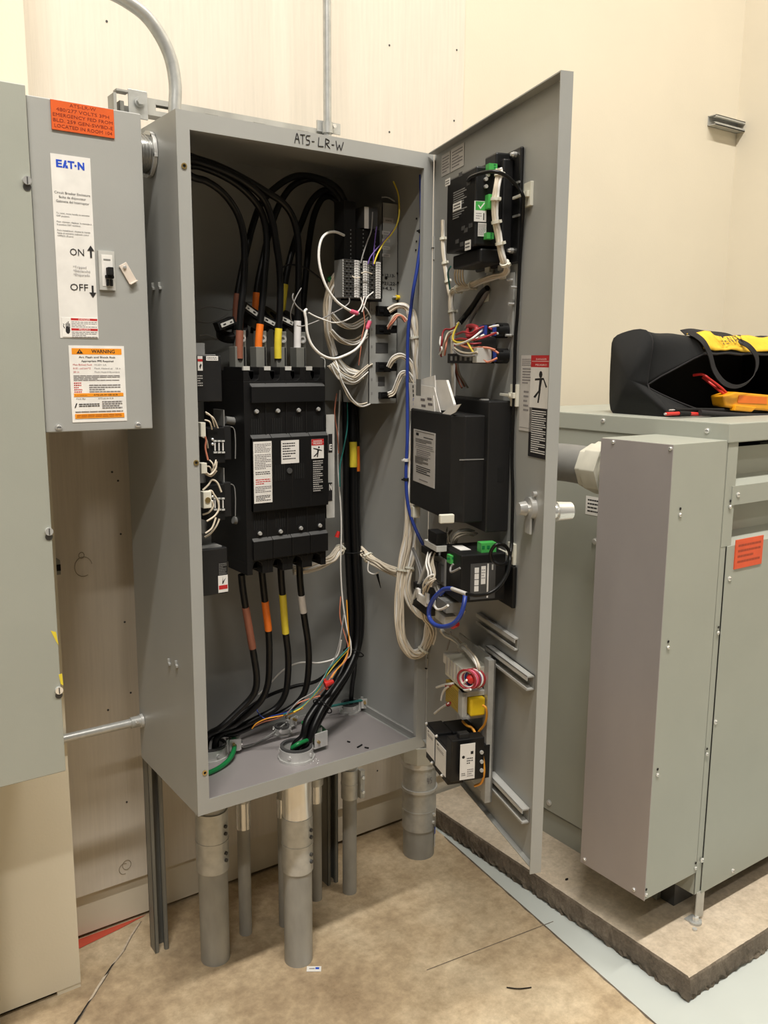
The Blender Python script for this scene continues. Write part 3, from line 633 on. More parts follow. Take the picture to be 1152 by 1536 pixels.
# insulated bushings inside the cabinet, each with a grounding lug
def bushing(x, y, r, ang, label, h=.034, lug=1.0):
    z = Z0 + T + .0015; o = thing('grounding_bushing', (x, y, z), label, 'conduit bushing')
    b_ = MB(); b_.ring((x, y, z), (x, y, z + .007), r + .013, r, 'die_cast', 12); b_.ring((x, y, z + .007), (x, y, z + h), r + .008, r, 'die_cast', 32); b_.ring((x, y, z + h), (x, y, z + h + .006), r + .006, r - .002, 'dark_grey', 32)
    for i in range(4):
        a = ang + .9 + i * 1.4; b_.cyl((x + (r + .006) * math.cos(a), y + (r + .006) * math.sin(a), z + .02), (x + (r + .011) * math.cos(a), y + (r + .011) * math.sin(a), z + .02), .005, 'chrome', 8)
    b_.build('collar', o)
    ax = Vector((math.cos(ang), math.sin(ang), 0)); sd = Vector((-ax.y, ax.x, 0)); c = Vector((x, y, z)) + ax * (r + .006)
    l_ = MB(); l_.obox(c - sd * .006 + UP * .002, ax * .008, sd * .012, UP * (h + .012), 'die_cast'); l_.obox(c - sd * .011 * lug + ax * .008 + UP * .014, ax * .034 * lug, sd * .004, UP * .034 * lug, 'die_cast'); l_.obox(c + sd * .009 * lug + ax * .008 + UP * .014, ax * .034 * lug, sd * .004, UP * .034 * lug, 'die_cast')
    l_.obox(c - sd * .011 + ax * .008 + UP * .012, ax * .03 * lug, sd * .022, UP * .004, 'die_cast'); l_.build('ground_lug', o, .0012)
    s_ = MB(); s_.cyl(c + ax * .02 - sd * .02 + UP * .034, c + ax * .02 + sd * .022 + UP * .034, .0045, 'brass', 10); s_.cyl(c + ax * .036 + UP * .03, c + ax * .046 + UP * .03, .006, 'chrome', 8); s_.build('clamp_screw', o); return c + ax * .022 + UP * .036
LUG1 = bushing(.158, .285, .041, math.radians(-18), 'silver conduit bushing at front left of the cabinet floor, partly behind the rim')
LUG2 = bushing(.358, .140, .040, math.radians(5), 'large silver conduit bushing nearest the front on the cabinet floor', .034, 1.35)
LUG3 = bushing(.402, .305, .017, math.radians(20), 'small silver conduit bushing at the middle of the cabinet floor', .022, .8)
LUG4 = bushing(.664, .335, .022, math.radians(-30), 'small silver conduit bushing at the back right corner of the cabinet floor', .026, .9)

# thin wall conduit above and left
x_ = by(262, 160, .23); pts = [(x_.x, .23, ZT - .02), (x_.x, .23, ZT + .06)] + [by(px, py, .23) for px, py in ((263, 130), (257, 92), (243, 58), (220, 25), (192, 3), (160, -14), (120, -28), (70, -36))]
o = thing('bent_conduit', (x_.x, .23, ZT), 'bent steel conduit curving up and left from the top of the tall cabinet', 'conduit')
MB().tube(pts, .0155, 'galvanised', 16, 6).build('pipe', o); k = MB(); k.ring((x_.x, .23, ZT), (x_.x, .23, ZT + .03), .021, .0155, 'die_cast', 16); k.build('connector', o)
o = thing('vertical_conduit', (by(490, 150, .40).x, .425, 2.38), 'straight steel conduit running up the wall above the tall cabinet', 'conduit')
q = by(491, 150, .385); MB().cyl((q.x, .385, 2.3), (q.x, .385, 3.9), .0118, 'galvanised', 16).build('pipe', o)
k = MB(); k.box((q.x - .028, .394, 2.40), (q.x + .05, .400, 2.43), 'galvanised'); k.ring((q.x, .385, 2.395), (q.x, .385, 2.425), .0155, .0115, 'galvanised', 16); k.cyl((q.x + .02, .396, 2.417), (q.x + .02, .376, 2.417), .006, 'chrome', 8); k.build('strap', o)
o = thing('horizontal_conduit', (-.15, .381, .73), 'short horizontal steel conduit entering the lower left side of the tall cabinet', 'conduit')
MB().cyl((-.305, .375, .752), (-.02, .375, .752), .0118, 'galvanised', 16).build('pipe', o)
k = MB(); k.ring((-.035, .375, .752), (-.008, .375, .752), .0155, .0115, 'galvanised', 16); k.ring((-.009, .375, .752), (-.001, .375, .752), .020, .0115, 'die_cast', 8); k.cyl((-.022, .361, .758), (-.022, .353, .758), .004, 'chrome', 8); k.build('connector', o)
# strut piece high on the wall near the corner
p, q = by(1064, 176, .59), by(1118, 190, .59)
o = thing('wall_bracket', ((p.x + q.x) / 2, .57, p.z - .05), 'small empty metal channel bracket high on the wall near the right corner', 'bracket')
k = strut(Vector((p.x, .5965, p.z - .014)), Vector((1, 0, 0)), q.x - p.x, Vector((0, -1, 0)), 'galvanised'); k.build('channel', o)
k = MB(); k.cyl((q.x - .03, .585, p.z - .034), (q.x - .03, .585, p.z - .054), .014, 'seam_gap', 12); k.build('clamp_nut', o)

# ============================================================ TRANSFER SWITCH (black, four poles)
SY = 0.10; BYK = .215
a0, a1 = by(365, 553, SY), by(491, 845, SY); sx0, sx1, sz0, sz1 = .197, .4345, a1.z - .002, a0.z + .004
o = thing('transfer_switch', ((sx0 + sx1) / 2, .2, sz0), 'large black four pole switch block with white labels inside the tall cabinet', 'switch')
sw = MB(); pw = (sx1 - sx0) / 4
sw.box((sx0, SY, sz0 + .035), (sx1, BYK, sz1 - .035), 'black_plastic')
for i in range(4):       # scalloped pole ends, top and bottom
    c_ = sx0 + pw * (i + .5)
    for zz, sg in ((sz1 - .035, 1), (sz0 + .035, -1)):
        sw.box((sx0 + pw * i, SY, zz), (c_ - .014, BYK, zz + sg * .035), 'black_plastic'); sw.box((c_ + .014, SY, zz), (sx0 + pw * (i + 1), BYK, zz + sg * .035), 'black_plastic')
        sw.box((c_ - .014, SY + .03, zz), (c_ + .014, BYK, zz + sg * .026), 'black_plastic')
        for k in (-1, 1): sw.prism([(c_ + k * .014, SY, zz), (c_ + k * .002, SY, zz), (c_ + k * .010, SY, zz + sg * .006), (c_ + k * .014, SY, zz + sg * .016)], (0, .03, 0), 'black_plastic')
sw.box((sx0 + .010, .13, sz0 + .01), (sx1 - .006, .37, sz1 - .01), 'black_plastic')
sw.box((sx0 + .016, SY - .012, a0.z - .085), (sx1 - .008, SY, a0.z - .045), 'black_plastic')
sw.prism([(sx0 + .016, SY, a0.z - .036), (sx0 + .016, SY - .013, a0.z - .045), (sx0 + .016, SY, a0.z - .045)], (sx1 - sx0 - .024, 0, 0), 'dark_grey')  # ridge bevel in paler grey, painting in the light its top catches
zc1, zc0 = by(430, 655, SY).z, by(430, 762, SY).z
for i in range(4): sw.box((sx0 + .015 + (pw - .003) * i, SY - .012, zc0), (sx0 + .0135 + (pw - .003) * (i + 1), SY, zc1), 'black_plastic')
sw.box((sx0 + .015, SY - .0115, zc0), (sx1 - .008, SY, zc1), 'black_plastic')
for i in range(4):
    xa = sx0 + .015 + (pw - .003) * i
    sw.prism([(xa, SY, zc1 + .009), (xa, SY - .0125, zc1), (xa, SY, zc1)], (pw - .0045, 0, 0), 'dark_grey'); sw.prism([(xa, SY, by(430, 806, SY).z + .008), (xa, SY - .0105, by(430, 806, SY).z), (xa, SY, by(430, 806, SY).z)], (pw - .0045, 0, 0), 'dark_grey')  # ledge bevels coloured lighter than the housing to stand for caught light
zl = by(430, 806, SY).z
for i in range(4): sw.box((sx0 + .015 + (pw - .003) * i, SY - .010, sz0 + .04), (sx0 + .0135 + (pw - .003) * (i + 1), SY, zl), 'black_plastic')
for i in range(1, 4): sw.box((sx0 + pw * i - .001, SY - .003, sz0 + .03), (sx0 + pw * i + .001, SY, sz1 - .04), 'black_sheet')
part(sw.build('housing', o, .0016), 'black moulded housing')
for cx, y0, y1 in ((384, 628, 652), (415, 627, 650), (446, 625, 648), (477, 623, 646), (388, 770, 796), (420, 768, 792), (451, 764, 788), (480, 762, 783), (420, 697, 721), (449, 695, 718)):
    off = SY - (.0122 if 690 < y0 < 700 else .0003)
    p, q = by(cx, y0, off), by(cx, y1, off)
    vt = MB()
    for k in range(-2, 3): vt.box((p.x + k * .0062 - .0016, off - .0006, q.z), (p.x + k * .0062 + .0016, off + .0002, p.z), 'void_black')
    vt.build('vent_slots', o)
for x, y in ((384, 617), (416, 616), (447, 615), (476.5, 613.5), (389, 800), (420, 797), (450.5, 792), (479, 788)):
    p = by(x, y, SY); ss = MB(); ss.cyl(p, p + N * .003, .0085, 'void_black', 16); ss.cyl(p + N * .003, p + N * .0075, .0058, 'chrome', 14, .0045); part(ss.build('terminal_screw', o), 'bright screw head')
p = by(434, 706, SY - .012); MB().cyl(p, p + N * .003, .0075, 'dark_grey', 16).build('manual_shaft', o)
sz_ = SY - .0122
part(flat('instruction_label', o, (379.5, 663), (408.5, 753), sz_, 'label_white', lambda w_, h: [('l', w_ * .07, h * .82, w_ * .95, h * .97, 6, 'ink_grey'), ('l', w_ * .07, h * .55, w_ * .95, h * .8, 9, 'ink_grey'), ('l', w_ * .1, h * .46, w_ * .9, h * .52, 2, 'ink'), ('l', w_ * .1, h * .30, w_ * .9, h * .4, 3, 'ink_red'), ('l', w_ * .07, h * .17, w_ * .95, h * .28, 4, 'ink_grey'), ('l', w_ * .1, h * .03, w_ * .9, h * .13, 4, 'ink')]), 'tall white instruction label')
part(flat('rating_label', o, (421.5, 661), (448.5, 694), sz_, 'label_white', lambda w_, h: [('l', w_ * .08, h * .15, w_ * .8, h * .92, 7, 'ink')]), 'small white printed rating label')
def danger2(w_, h):
    return [('r', 0, h * .68, w_, h, 'ink_red'), ('t', 'DANGER', w_ * .5, h * .86, h * .08, 'label_white', 'c', w_ * .7, .05), ('t', 'PELIGRO', w_ * .5, h * .73, h * .08, 'label_white', 'c', w_ * .7, .05), ('r', 0, h * .83, w_, h * .84, 'label_white'),
            ('p', [(w_ * (.6 + .07 * math.cos(k)), h * .57 + w_ * .07 * math.sin(k)) for k in [i * .785 for i in range(8)]], 'ink'), ('p', [(w_ * .15, h * .56), (w_ * .5, h * .5), (w_ * .85, h * .42), (w_ * .83, h * .38), (w_ * .55, h * .42), (w_ * .15, h * .51)], 'ink'),
            ('p', [(w_ * .48, h * .5), (w_ * .62, h * .46), (w_ * .56, h * .28), (w_ * .44, h * .28)], 'ink'), ('p', [(w_ * .44, h * .3), (w_ * .56, h * .3), (w_ * .25, h * .1), (w_ * .15, h * .12)], 'ink'), ('p', [(w_ * .48, h * .3), (w_ * .56, h * .28), (w_ * .5, h * .06), (w_ * .42, h * .08)], 'ink')]
part(flat('danger_label', o, (467, 659), (485.5, 687), sz_, 'label_white', danger2), 'red and white danger label')
part(flat('fine_print', o, (468, 689), (485, 738), sz_, 'black_plastic', lambda w_, h: [('l', w_ * .08, h * .03, w_ * .95, h * .97, 15, 'label_grey')]), 'white fine print on black')
# position indicator plate with E and N
p, q = by(490, 622, .12), by(502, 776, .12); k = MB(); k.box((p.x - .004, .12, q.z), (q.x, .122, p.z), 'light_grey'); k.box((p.x - .004, .12, q.z), (p.x - .002, .21, p.z), 'light_grey'); ip = part(k.build('indicator_plate', o), 'grey plate marked E and N')
for y0, y1, t in ((651, 678, 'E'), (724, 751, 'N')):
    part(flat('position_tag', ip, (492.3, y0), (498.3, y1), .1198, 'ink', lambda w_, h, t=t: [('t', t, w_ * .5, h * (.1 if t == 'E' else .58), h * .32, 'label_white', 'c', w_ * .6, .08)]), 'black tag with white letter ' + t)
    p = by(496, 651 if t == 'E' else 751, .16)
k = MB()
for y in (650, 768): p = by(490, 628 if y == 650 else 772, .125); k.cyl((p.x, .13, p.z), (p.x, .17, p.z), .010, 'void_black', 16)
k.build('pivot', o)
# lugs on top of the poles
LX = [357, 387, 416.5, 446]
for i in range(4):
    c_ = sx0 + pw * (i + .5); zt = by(430, 497, .17).z; k = MB(); zb2 = sz1 - .03
    k.box((c_ - .022, .160, zb2), (c_ + .002, .195, by(430, 521, .17).z), 'strut_steel'); k.box((c_ - .002, .186, zb2), (c_ + .022, .215, zt), 'strut_steel'); k.box((c_ + .004, .182, zb2), (c_ + .018, .187, zt - .042), 'void_black'); k.ring((c_ + .008, .184, zt - .02), (c_ + .008, .178, zt - .02), .010, .005, 'chrome', 16); k.cyl((c_ + .008, .184, zt - .02), (c_ + .008, .181, zt - .02), .006, 'mid_grey', 10)
    part(k.build('cable_lug', o, .001), 'metal cable lug')
    k = MB(); p = by(382.5 + 31.5 * i - 18, 550, SY); k.box((p.x, SY - .001, sz1 - .008), (p.x + .018, SY + .006, sz1 + .002), 'light_grey'); k.build('lug_shield', o)
# grey linkage bars at left side
for y, x0, x1 in ((630, 338, 362), (780, 350, 364)): p, q = by(x0, y, .16), by(x1, y, .16); k = MB(); k.cyl((p.x, .16, p.z), (q.x, .16, q.z - .005), .010, 'mid_grey', 14); k.build('drive_bar', o)
# ---- transition lever assemblies at the left of the switch
def left_box(tl, br, lab, labs, y=.075):
    p, q = by(*tl, y), by(*br, y); o = thing('relay_box', ((p.x + q.x) / 2, y + .05, q.z), lab, 'relay')
    MB().box((p.x, y, q.z), (q.x, y + .10, p.z), 'black_sheet').build('housing', o, .002)
    k = MB(); k.box((p.x, y + .05, p.z), (q.x - .02, y + .055, p.z + .03), 'mid_grey'); k.box((p.x, y + .01, p.z), (q.x - .01, y + .055, p.z + .003), 'mid_grey'); k.build('mounting_bracket', o)
    for l in labs: flat(l[0], o, l[1], l[2], y - .0003, l[3], l[4])
    return o
left_box((290, 533), (333.5, 602), 'black box with small white labels upper left inside the cabinet', (('rating_label', (309, 534), (327, 541), 'label_white', lambda w_, h: [('l', w_ * .1, h * .15, w_ * .9, h * .85, 2, 'ink')]), ('warning_label', (296, 534), (304, 556), 'label_white', lambda w_, h: [('r', 0, h * .62, w_, h * .8, 'ink_red'), ('p', [(w_ * .5, h * .1), (w_ * .8, h * .4), (w_ * .6, h * .5), (w_ * .3, h * .3)], 'ink')]), ('fine_print', (296, 562), (304, 580), 'black_sheet', lambda w_, h: [('l', 0, 0, w_, h, 5, 'label_grey')])))
left_box((298, 826), (342.5, 889), 'black box with red and white sticker lower left inside the cabinet', (('warning_label', (327, 864), (342, 887), 'label_white', lambda w_, h: [('r', w_ * .05, h * .18, w_ * .95, h * .42, 'ink_red'), ('p', [(w_ * .4, h * .5), (w_ * .5, h * .5), (w_ * .8, h * .85), (w_ * .5, h * .65), (w_ * .48, h * .9)], 'ink')]), ('fine_print', (328, 845), (340, 861), 'black_sheet', lambda w_, h: [('l', 0, 0, w_, h, 7, 'mid_grey')])))
for cy, nm, lab in ((668, 'auxiliary_contact', 'upper black contact block with white jumper strips left of the black switch'), (754, 'auxiliary_contact', 'lower black contact block with white jumper strips left of the black switch')):
    y = .085; p, q = by(311, cy - 26, y), by(338, cy + 26, y); o = thing(nm, ((p.x + q.x) / 2, y + .05, q.z), lab, 'contact block')
    k = MB(); k.box((p.x, y, q.z), (q.x, y + .05, p.z), 'black_plastic'); k.box((q.x, y + .01, q.z + .006), (q.x + .022, y + .09, p.z + .002), 'black_sheet'); k.build('housing', o, .0015)
    k = MB()
    for j in range(3):
        for dz in (-.014, .014): pp = by(322 + 6 * j, cy + 2, y); k.box((pp.x - .004, y - .004, pp.z + dz - .002), (pp.x + .004, y, pp.z + dz + .002), 'light_grey')
        pp = by(322 + 6 * j, cy + 2, y); k.box((pp.x - .0012, y - .003, pp.z - .01), (pp.x + .0012, y, pp.z + .01), 'label_white')
    k.build('terminal_strip', o)
    k = MB(); a_, b_ = by(333, cy - 54, .13), by(337, cy - 24, .13); k.box((a_.x - .01, .10, b_.z), (a_.x - .0075, .16, a_.z), 'mid_grey'); k.tube([by(338, cy - 28, .10), by(350, cy - 26, .11), by(353, cy - 10, .11), by(353, cy + 20, .11)], .0014, 'mid_grey', 6); k.build('bracket', o)
    k = MB()
    for dx in (-3, 4): pp = by(318, cy - 6 + dx, y); k.ball(pp + N * .003, .004, 'chrome', 8)
    k.build('screw', o)
wl = ((308, 618, 322, 640), (309, 620, 327, 642), (307, 630, 318, 644), (303, 655, 312, 672), (306, 700, 318, 708), (314, 690, 321, 712), (324, 690, 316, 712))
for i, (x0, y0, x1, y1) in enumerate(wl):
    cable('jumper_wire', [by(x0, y0, .075), by((x0 + x1) / 2 + 2, (y0 + y1) / 2 - 4, .07), by(x1, y1, .078)], .0019, 'wire_beige', 'thin cream jumper wire at the contact blocks left of the black switch', 'wire', 'jumper wires left of the black switch', 7)
for k, (pts, m) in enumerate(((((303, 700), (314, 712), (323, 704), (325, 692)), 'wire_beige'), (((303, 706), (316, 714), (325, 706)), 'wire_beige'), (((304, 735), (312, 728), (318, 720), (326, 724), (332, 738)), 'wire_beige'), (((305, 742), (316, 736), (321, 742), (327, 752), (328, 764), (322, 774), (310, 782)), 'wire_beige'), (((306, 752), (314, 748), (320, 758), (314, 768), (304, 772)), 'wire_beige'), (((307, 806), (316, 800), (325, 788), (329, 778)), 'wire_beige'), (((308, 800), (318, 792), (324, 776)), 'wire_beige'), (((305, 648), (309, 660), (308, 672), (312, 690)), 'wire_salmon'))):
    cable('control_wire', [by(*p, .06 + .004 * (k % 3)) for p in pts], .0024, m, ['cream wire dipping below the upper contact block', 'second cream wire dipping below the upper contact block', 'cream wire arching onto the lower contact block', 'cream wire looping wide around the lower contact block', 'small cream wire curl at the rim beside the lower contact block', 'cream wire rising from the lower black box', 'short cream wire above the lower black box', 'salmon wire beside the cabinet rim at the upper contact block'][k], 'wire', None, 7)
k = MB(); p, q = by(301, 634, .05), by(309, 655, .05); k.box((p.x, .05, q.z), (q.x, .07, p.z), 'ivory_plastic'); tag(k.build('wire_connector', None, .001), 'upper small ivory wire connector just behind the left rim', 'connector')
k = MB(); p, q = by(302, 695, .05), by(311, 710, .05); k.box((p.x, .05, q.z), (q.x, .07, p.z), 'ivory_plastic'); tag(k.build('wire_connector', None, .001), 'middle small ivory wire connector just behind the left rim', 'connector')
k = MB(); p, q = by(305, 738, .05), by(318, 762, .05); k.box((p.x, .05, q.z), (q.x, .07, p.z), 'ivory_plastic'); k.cyl(((p.x + q.x) / 2, .05, (p.z + q.z) / 2), ((p.x + q.x) / 2, .048, (p.z + q.z) / 2), .007, 'brass', 14); tag(k.build('wire_connector', None, .0015), 'ivory wire connector with brass centre at the lower contact block', 'connector')

# ============================================================ POWER CABLES
TM = ['tape_brown', 'tape_orange', 'tape_yellow', 'tape_white']; CN = ['brown', 'orange', 'yellow', 'white']
R_ = .0088
UPP = [[(359, 540), (359, 510), (361, 470), (365, 430), (367, 390), (365, 350), (355, 318), (335, 290), (310, 272), (284, 262)],
       [(388, 540), (388, 510), (393, 460), (397, 410), (400, 370), (398, 338), (388, 310), (365, 284), (335, 264), (300, 250), (280, 247)],
       [(417, 540), (417, 510), (420, 460), (420, 410), (415, 370), (408, 330), (395, 298), (370, 275), (340, 258), (300, 243), (280, 240)],
       [(446, 540), (446, 510), (447, 450), (448, 400), (447, 360), (440, 328), (425, 305), (400, 288), (370, 270), (330, 250), (295, 238), (280, 235)]]
TPF = [(.03, .135), (.03, .135), (.03, .135), (.03, .13)]
for i in range(4):
    ys = .165
    pts = [by(x, y, ys - .004 * j / len(UPP[i]) + .012 * (i % 2)) for j, (x, y) in enumerate(UPP[i])]
    e_ = pts[-1]; pts += [Vector((.05, .155 + .006 * i, nc.z + .02 - .012 * i)), Vector((.012, .150 + .006 * i, nc.z + .012 - .01 * i))]
    cable('power_cable', pts, R_, 'cable_black', 'thick black cable with %s tape rising from the switch to the upper left' % CN[i], 'power cable', 'power cables above the switch', 12, None, ((.022 - .002 * i, .122 - .004 * i, TM[i]),))
BK = [[(352, 505), (354, 475), (356, 445), (362, 410), (371, 370), (380, 335), (392, 305), (415, 280), (445, 264), (480, 268), (508, 285), (522, 320), (526, 370)],
      [(380, 500), (383, 465), (386, 430), (394, 390), (405, 345), (420, 305), (440, 278), (470, 268), (500, 285), (518, 320), (522, 370)],
      [(420, 500), (424, 455), (430, 410), (440, 370), (452, 335), (468, 300), (490, 285), (510, 300), (517, 335), (520, 380)],
      [(452, 500), (455, 455), (460, 400), (464, 360), (472, 320), (486, 296), (504, 300), (514, 330), (516, 380)]]
for i in range(4):
    pts = [by(x, y, .24 + .012 * i + .006 * (j > 8)) for j, (x, y) in enumerate(BK[i])]
    cable('power_cable', pts, R_, 'cable_black', 'black cable arching right under the cabinet roof behind the %s taped cable' % CN[i], 'power cable', 'rear power cables above the switch', 12, None, ((.07, .17, TM[i]),) if i < 3 else ())
LOW = [[(362, 862), (364, 882), (369, 915), (375, 950), (381, 985), (385, 1015), (383, 1035), (374, 1050), (352, 1072), (330, 1092), (322, 1108), (320, 1135)],
       [(392, 850), (395, 880), (399, 915), (403, 950), (404, 990), (402, 1025), (392, 1050), (372, 1070), (348, 1088), (336, 1105), (333, 1135)],
       [(421, 842), (422, 870), (425, 905), (428, 945), (432, 980), (432, 1010), (428, 1040), (414, 1062), (385, 1078), (356, 1092), (342, 1108), (338, 1135)],
       [(449, 838), (450, 870), (453, 900), (457, 930), (462, 965), (463, 1000), (458, 1035), (444, 1056), (418, 1072), (385, 1086), (352, 1100), (344, 1115), (341, 1137)]]
YL = [(.15, .24), (.16, .27), (.165, .29), (.17, .30)]; TL = [(.16, .30), (.15, .26), (.14, .255), (.135, .20)]
for i in range(4):
    n_ = len(LOW[i]); pts = [by(x, y, YL[i][0] + (YL[i][1] - YL[i][0]) * (j / n_) ** 1.2) for j, (x, y) in enumerate(LOW[i])]
    e_ = Vector((.158 + (-.022, -.005, .012, .024)[i], .285 + (-.008, .012, -.012, .01)[i], Z0 + .04)); pts[-1] = e_; pts[-2] = pts[-2].lerp(e_ + UP * .05, .5); pts.append(e_ - UP * .09)
    cable('power_cable', pts, R_ + .0006, 'cable_black', 'thick black cable with %s tape dropping below the switch to the left bushing' % CN[i], 'power cable', 'power cables below the switch', 12, None, ((TL[i][0], TL[i][1], TM[i]),))
# right hand run: six cables tied together, down into the middle front bushing
CEN = [((524, 380), .30), ((524, 440), .30), ((524, 520), .30), ((525, 580), .29), ((526, 640), .28), ((527, 700), .27), ((527, 760), .265), ((529, 820), .26), ((532, 880), .25), ((534, 930), .24), ((531, 970), .225), ((518, 1006), .20), ((500, 1035), .18), ((482, 1060), .165), ((468, 1085), .15), ((460, 1108), .143)]
OF = [(-.018, 0), (.0, -.012), (.018, 0), (-.009, .013), (.010, .013), (.026, .010)]
RUN = smooth([by(*p, y) for p, y in CEN] + [Vector((.362, .14, Z0 + .03)), Vector((.36, .14, Z0 - .06))], 1)
tp6 = {1: ('tape_yellow', .262, .292), 2: ('tape_orange', .270, .30)}
dsc = ['leftmost', 'yellow taped front', 'orange taped', 'rear left', 'rear middle', 'rightmost']
for i, (ox, oy) in enumerate(OF):
    pts = [p + Vector((ox * (1 if j < 15 else .7), oy * (1 if j < 15 else .8), 0)) + (Vector((0, 0, .006 * math.sin(i * 2 + j))) if j > 9 else Vector()) for j, p in enumerate(RUN)]
    cable('power_cable', pts, R_ + .0014, 'cable_black', '%s black cable of the tied run down to the middle bushing' % dsc[i], 'power cable', 'tied run of power cables at the right', 12, None, ((tp6[i][1], tp6[i][2], tp6[i][0]),) if i in tp6 else ())
for fr, lab in ((.42, 'upper'), (.60, 'middle'), (.76, 'lower')):
    P_ = smooth(RUN, 8); i = int(fr * len(P_)); t_ = (P_[i + 1] - P_[i - 1]).normalized(); u_, v_ = basis(t_); tb = MB()
    pts = [P_[i] + Vector((.004, 0, 0)) + (u_ * math.cos(a * .3307) + v_ * math.sin(a * .3307)) * .031 for a in range(20)]; tb.tube(pts, .0018, 'void_black', 6, 1)
    tag(tb.build('cable_tie'), lab + ' black cable tie around the tied run of power cables', 'cable tie')
# small cables crossing the bottom
def wire(name, pts, r, m, label, cat='wire', n=8): return cable(name, [by(p[0], p[1], p[2]) for p in pts], r, m, label, cat, None, n)
wire('ground_cable', ((517, 985, .2), (478, 1020, .27), (440, 1030, .3), (400, 1045, .31), (360, 1072, .3), (340, 1095, .29)), .0055, 'cable_black', 'thin black cable crossing behind the lower power cables to the left bushing')
wire('ground_cable', ((532, 960, .26), (532, 1000, .29), (528, 1030, .32), (526, 1062, .335)), .0075, 'cable_black', 'black cable dropping into the back right bushing')
wire('return_wire', ((512, 960, .22), (505, 985, .23), (480, 994, .25), (450, 994, .27), (425, 1005, .29), (405, 1025, .3), (388, 1042, .31)), .0026, 'wire_white', 'long white wire running left across the lower cabinet back')
# green equipment grounds
p1, p2 = LUG1, LUG2
zf_ = Z0 + T + .0015
cable('green_ground_cable', [p1 + UP * .012, p1 + Vector((0, -.004, -.006)), bz(350, 1128, zf_ + .024), bz(343, 1140, zf_ + .014), bz(330, 1151, zf_ + .008), bz(314, 1159, zf_ + .0075), bz(292, 1166, zf_ + .0075)], .0068, 'wire_green', 'green ground cable curving over the floor at the front left bushing', 'ground cable')
cable('green_ground_cable', [Vector((.335, .125, Z0 + .045)), Vector((.355, .115, Z0 + .058)), p2 + Vector((-.01, .0, .004)), p2 + Vector((.03, .005, .0)), p2 + Vector((.055, .04, -.005)), p2 + Vector((.06, .10, -.005)), p2 + Vector((.035, .14, -.008))], .0064, 'wire_green', 'green ground cable through the lug of the front middle bushing and round behind', 'ground cable')
cable('green_ground_cable', [LUG4 + Vector((.01, .0, 0)), LUG4 + Vector((-.03, .0, .004)), LUG4 + Vector((-.07, .01, .002)), LUG4 + Vector((-.12, .02, 0))], .004, 'wire_teal', 'dark green ground wire at the back right bushing', 'ground cable')
cable('bare_ground_wire', [LUG1 + Vector((.02, 0, -.005)), Vector((.26, .27, Z0 + .012)), Vector((.33, .29, Z0 + .01)), LUG3 + Vector((0, 0, -.005)), LUG3 + Vector((.05, .01, -.01))], .0022, 'galvanised', 'bare metal bonding wire lying on the floor between two bushings', 'ground wire')
# ---- current transformers round the rear lugs
for (x, y), tilt, lab, l0, l1 in (((348, 496), (-.35, -.55, .9), 'leftmost black current transformer ring with white label behind the brown taped cable', (328, 490), (353, 480)), ((384, 480), (.25, -.5, .9), 'black current transformer ring behind the orange taped cable', (383, 470), (372, 462)), ((410, 480), (.5, -.6, .8), 'black current transformer ring with white label between orange and yellow taped cables', (396, 478), (411, 486)), ((440, 486), (.5, -.6, .8), 'black current transformer ring with white label between yellow and white taped cables', (424, 478), (438, 485))):
    c = by(x, y, .235); ax = Vector(tilt).normalized(); o = thing('current_transformer', c, lab, 'current transformer'); k = MB()
    k.ring(c - ax * .011, c + ax * .011, .042, .020, 'black_plastic', 28); k.build('ring_core', o, .003)
    p = by((l0[0] + l1[0]) / 2, (l0[1] + l1[1]) / 2, .19); r_ = (by(*l1, .19) - by(*l0, .19)); r_ = r_.normalized(); up_ = Vector((-r_.z, 0, r_.x)) if r_.x > 0 else Vector((r_.z, 0, -r_.x))
    k = MB(); k.obox(p - r_ * .018 - up_ * .005, r_ * .036, up_ * .010, N * .002, 'light_grey'); k.obox(p - r_ * .012 - up_ * .002 + N * .002, r_ * .008, up_ * .004, N * .0003, 'ink'); k.obox(p + r_ * .008 - up_ * .002 + N * .002, r_ * .006, up_ * .003, N * .0003, 'ink')
    k.obox(p - r_ * .024 - up_ * .010 - N * .03, r_ * .048, up_ * .020, N * .030, 'black_plastic'); part(k.build('rating_label', o), 'white label')
# ---- connector plate on the right wall
PY = .15
px0, px1 = by(553, 560, PY).x, W - T - .002; pz0 = by(575, 605, PY).z; pz1 = by(590, 306, PY).z; pzm = by(575, 448, PY).z
o = thing('connector_plate', ((px0 + px1) / 2, .2, pz0), 'grey sheet metal connector plate along the inner right wall of the tall cabinet', 'mounting plate')
xt = by(573, 380, PY).x
k = MB(); k.box((px0, PY, pz0), (px1, PY + .002, pzm), G); k.box((xt, PY, pzm), (px1, PY + .002, pz1), G); k.box((px0, PY, pz0), (px0 + .002, D - T, pzm), G); k.box((xt, PY, pzm), (xt + .002, D - T, pz1), G); k.box((px1 - .002, PY, pz0), (px1, D - .1, pz1), G); k.build('plate', o)
for (x0, y0), (x1, y1) in (((563.5, 514), (582, 530)), ((567, 565), (577, 579))): p, q = by(x0, y0, PY), by(x1, y1, PY); k = MB(); k.box((p.x, PY - .0006, q.z), (q.x, PY + .001, p.z), 'dark_grey'); part(k.build('empty_cutout', o), 'dark empty cutout')
k = MB()
for y in (467, 496, 522, 550, 571, 592): p = by(557, y, PY); k.obox(p + N * .0004 - U * .0012, U * .0045, UP * .007, N * .0003, 'mid_grey')
k.build('stencil_number', o)
k = MB()
for x, y in ((596, 410), (597, 424), (598, 500), (625, 328), (625, 362), (624, 375)): p = by(x, y, PY) if x < 610 else bx(x, y, W - T); k.ball(p, .003, 'seam_gap', 8)
k.build('hole', o)
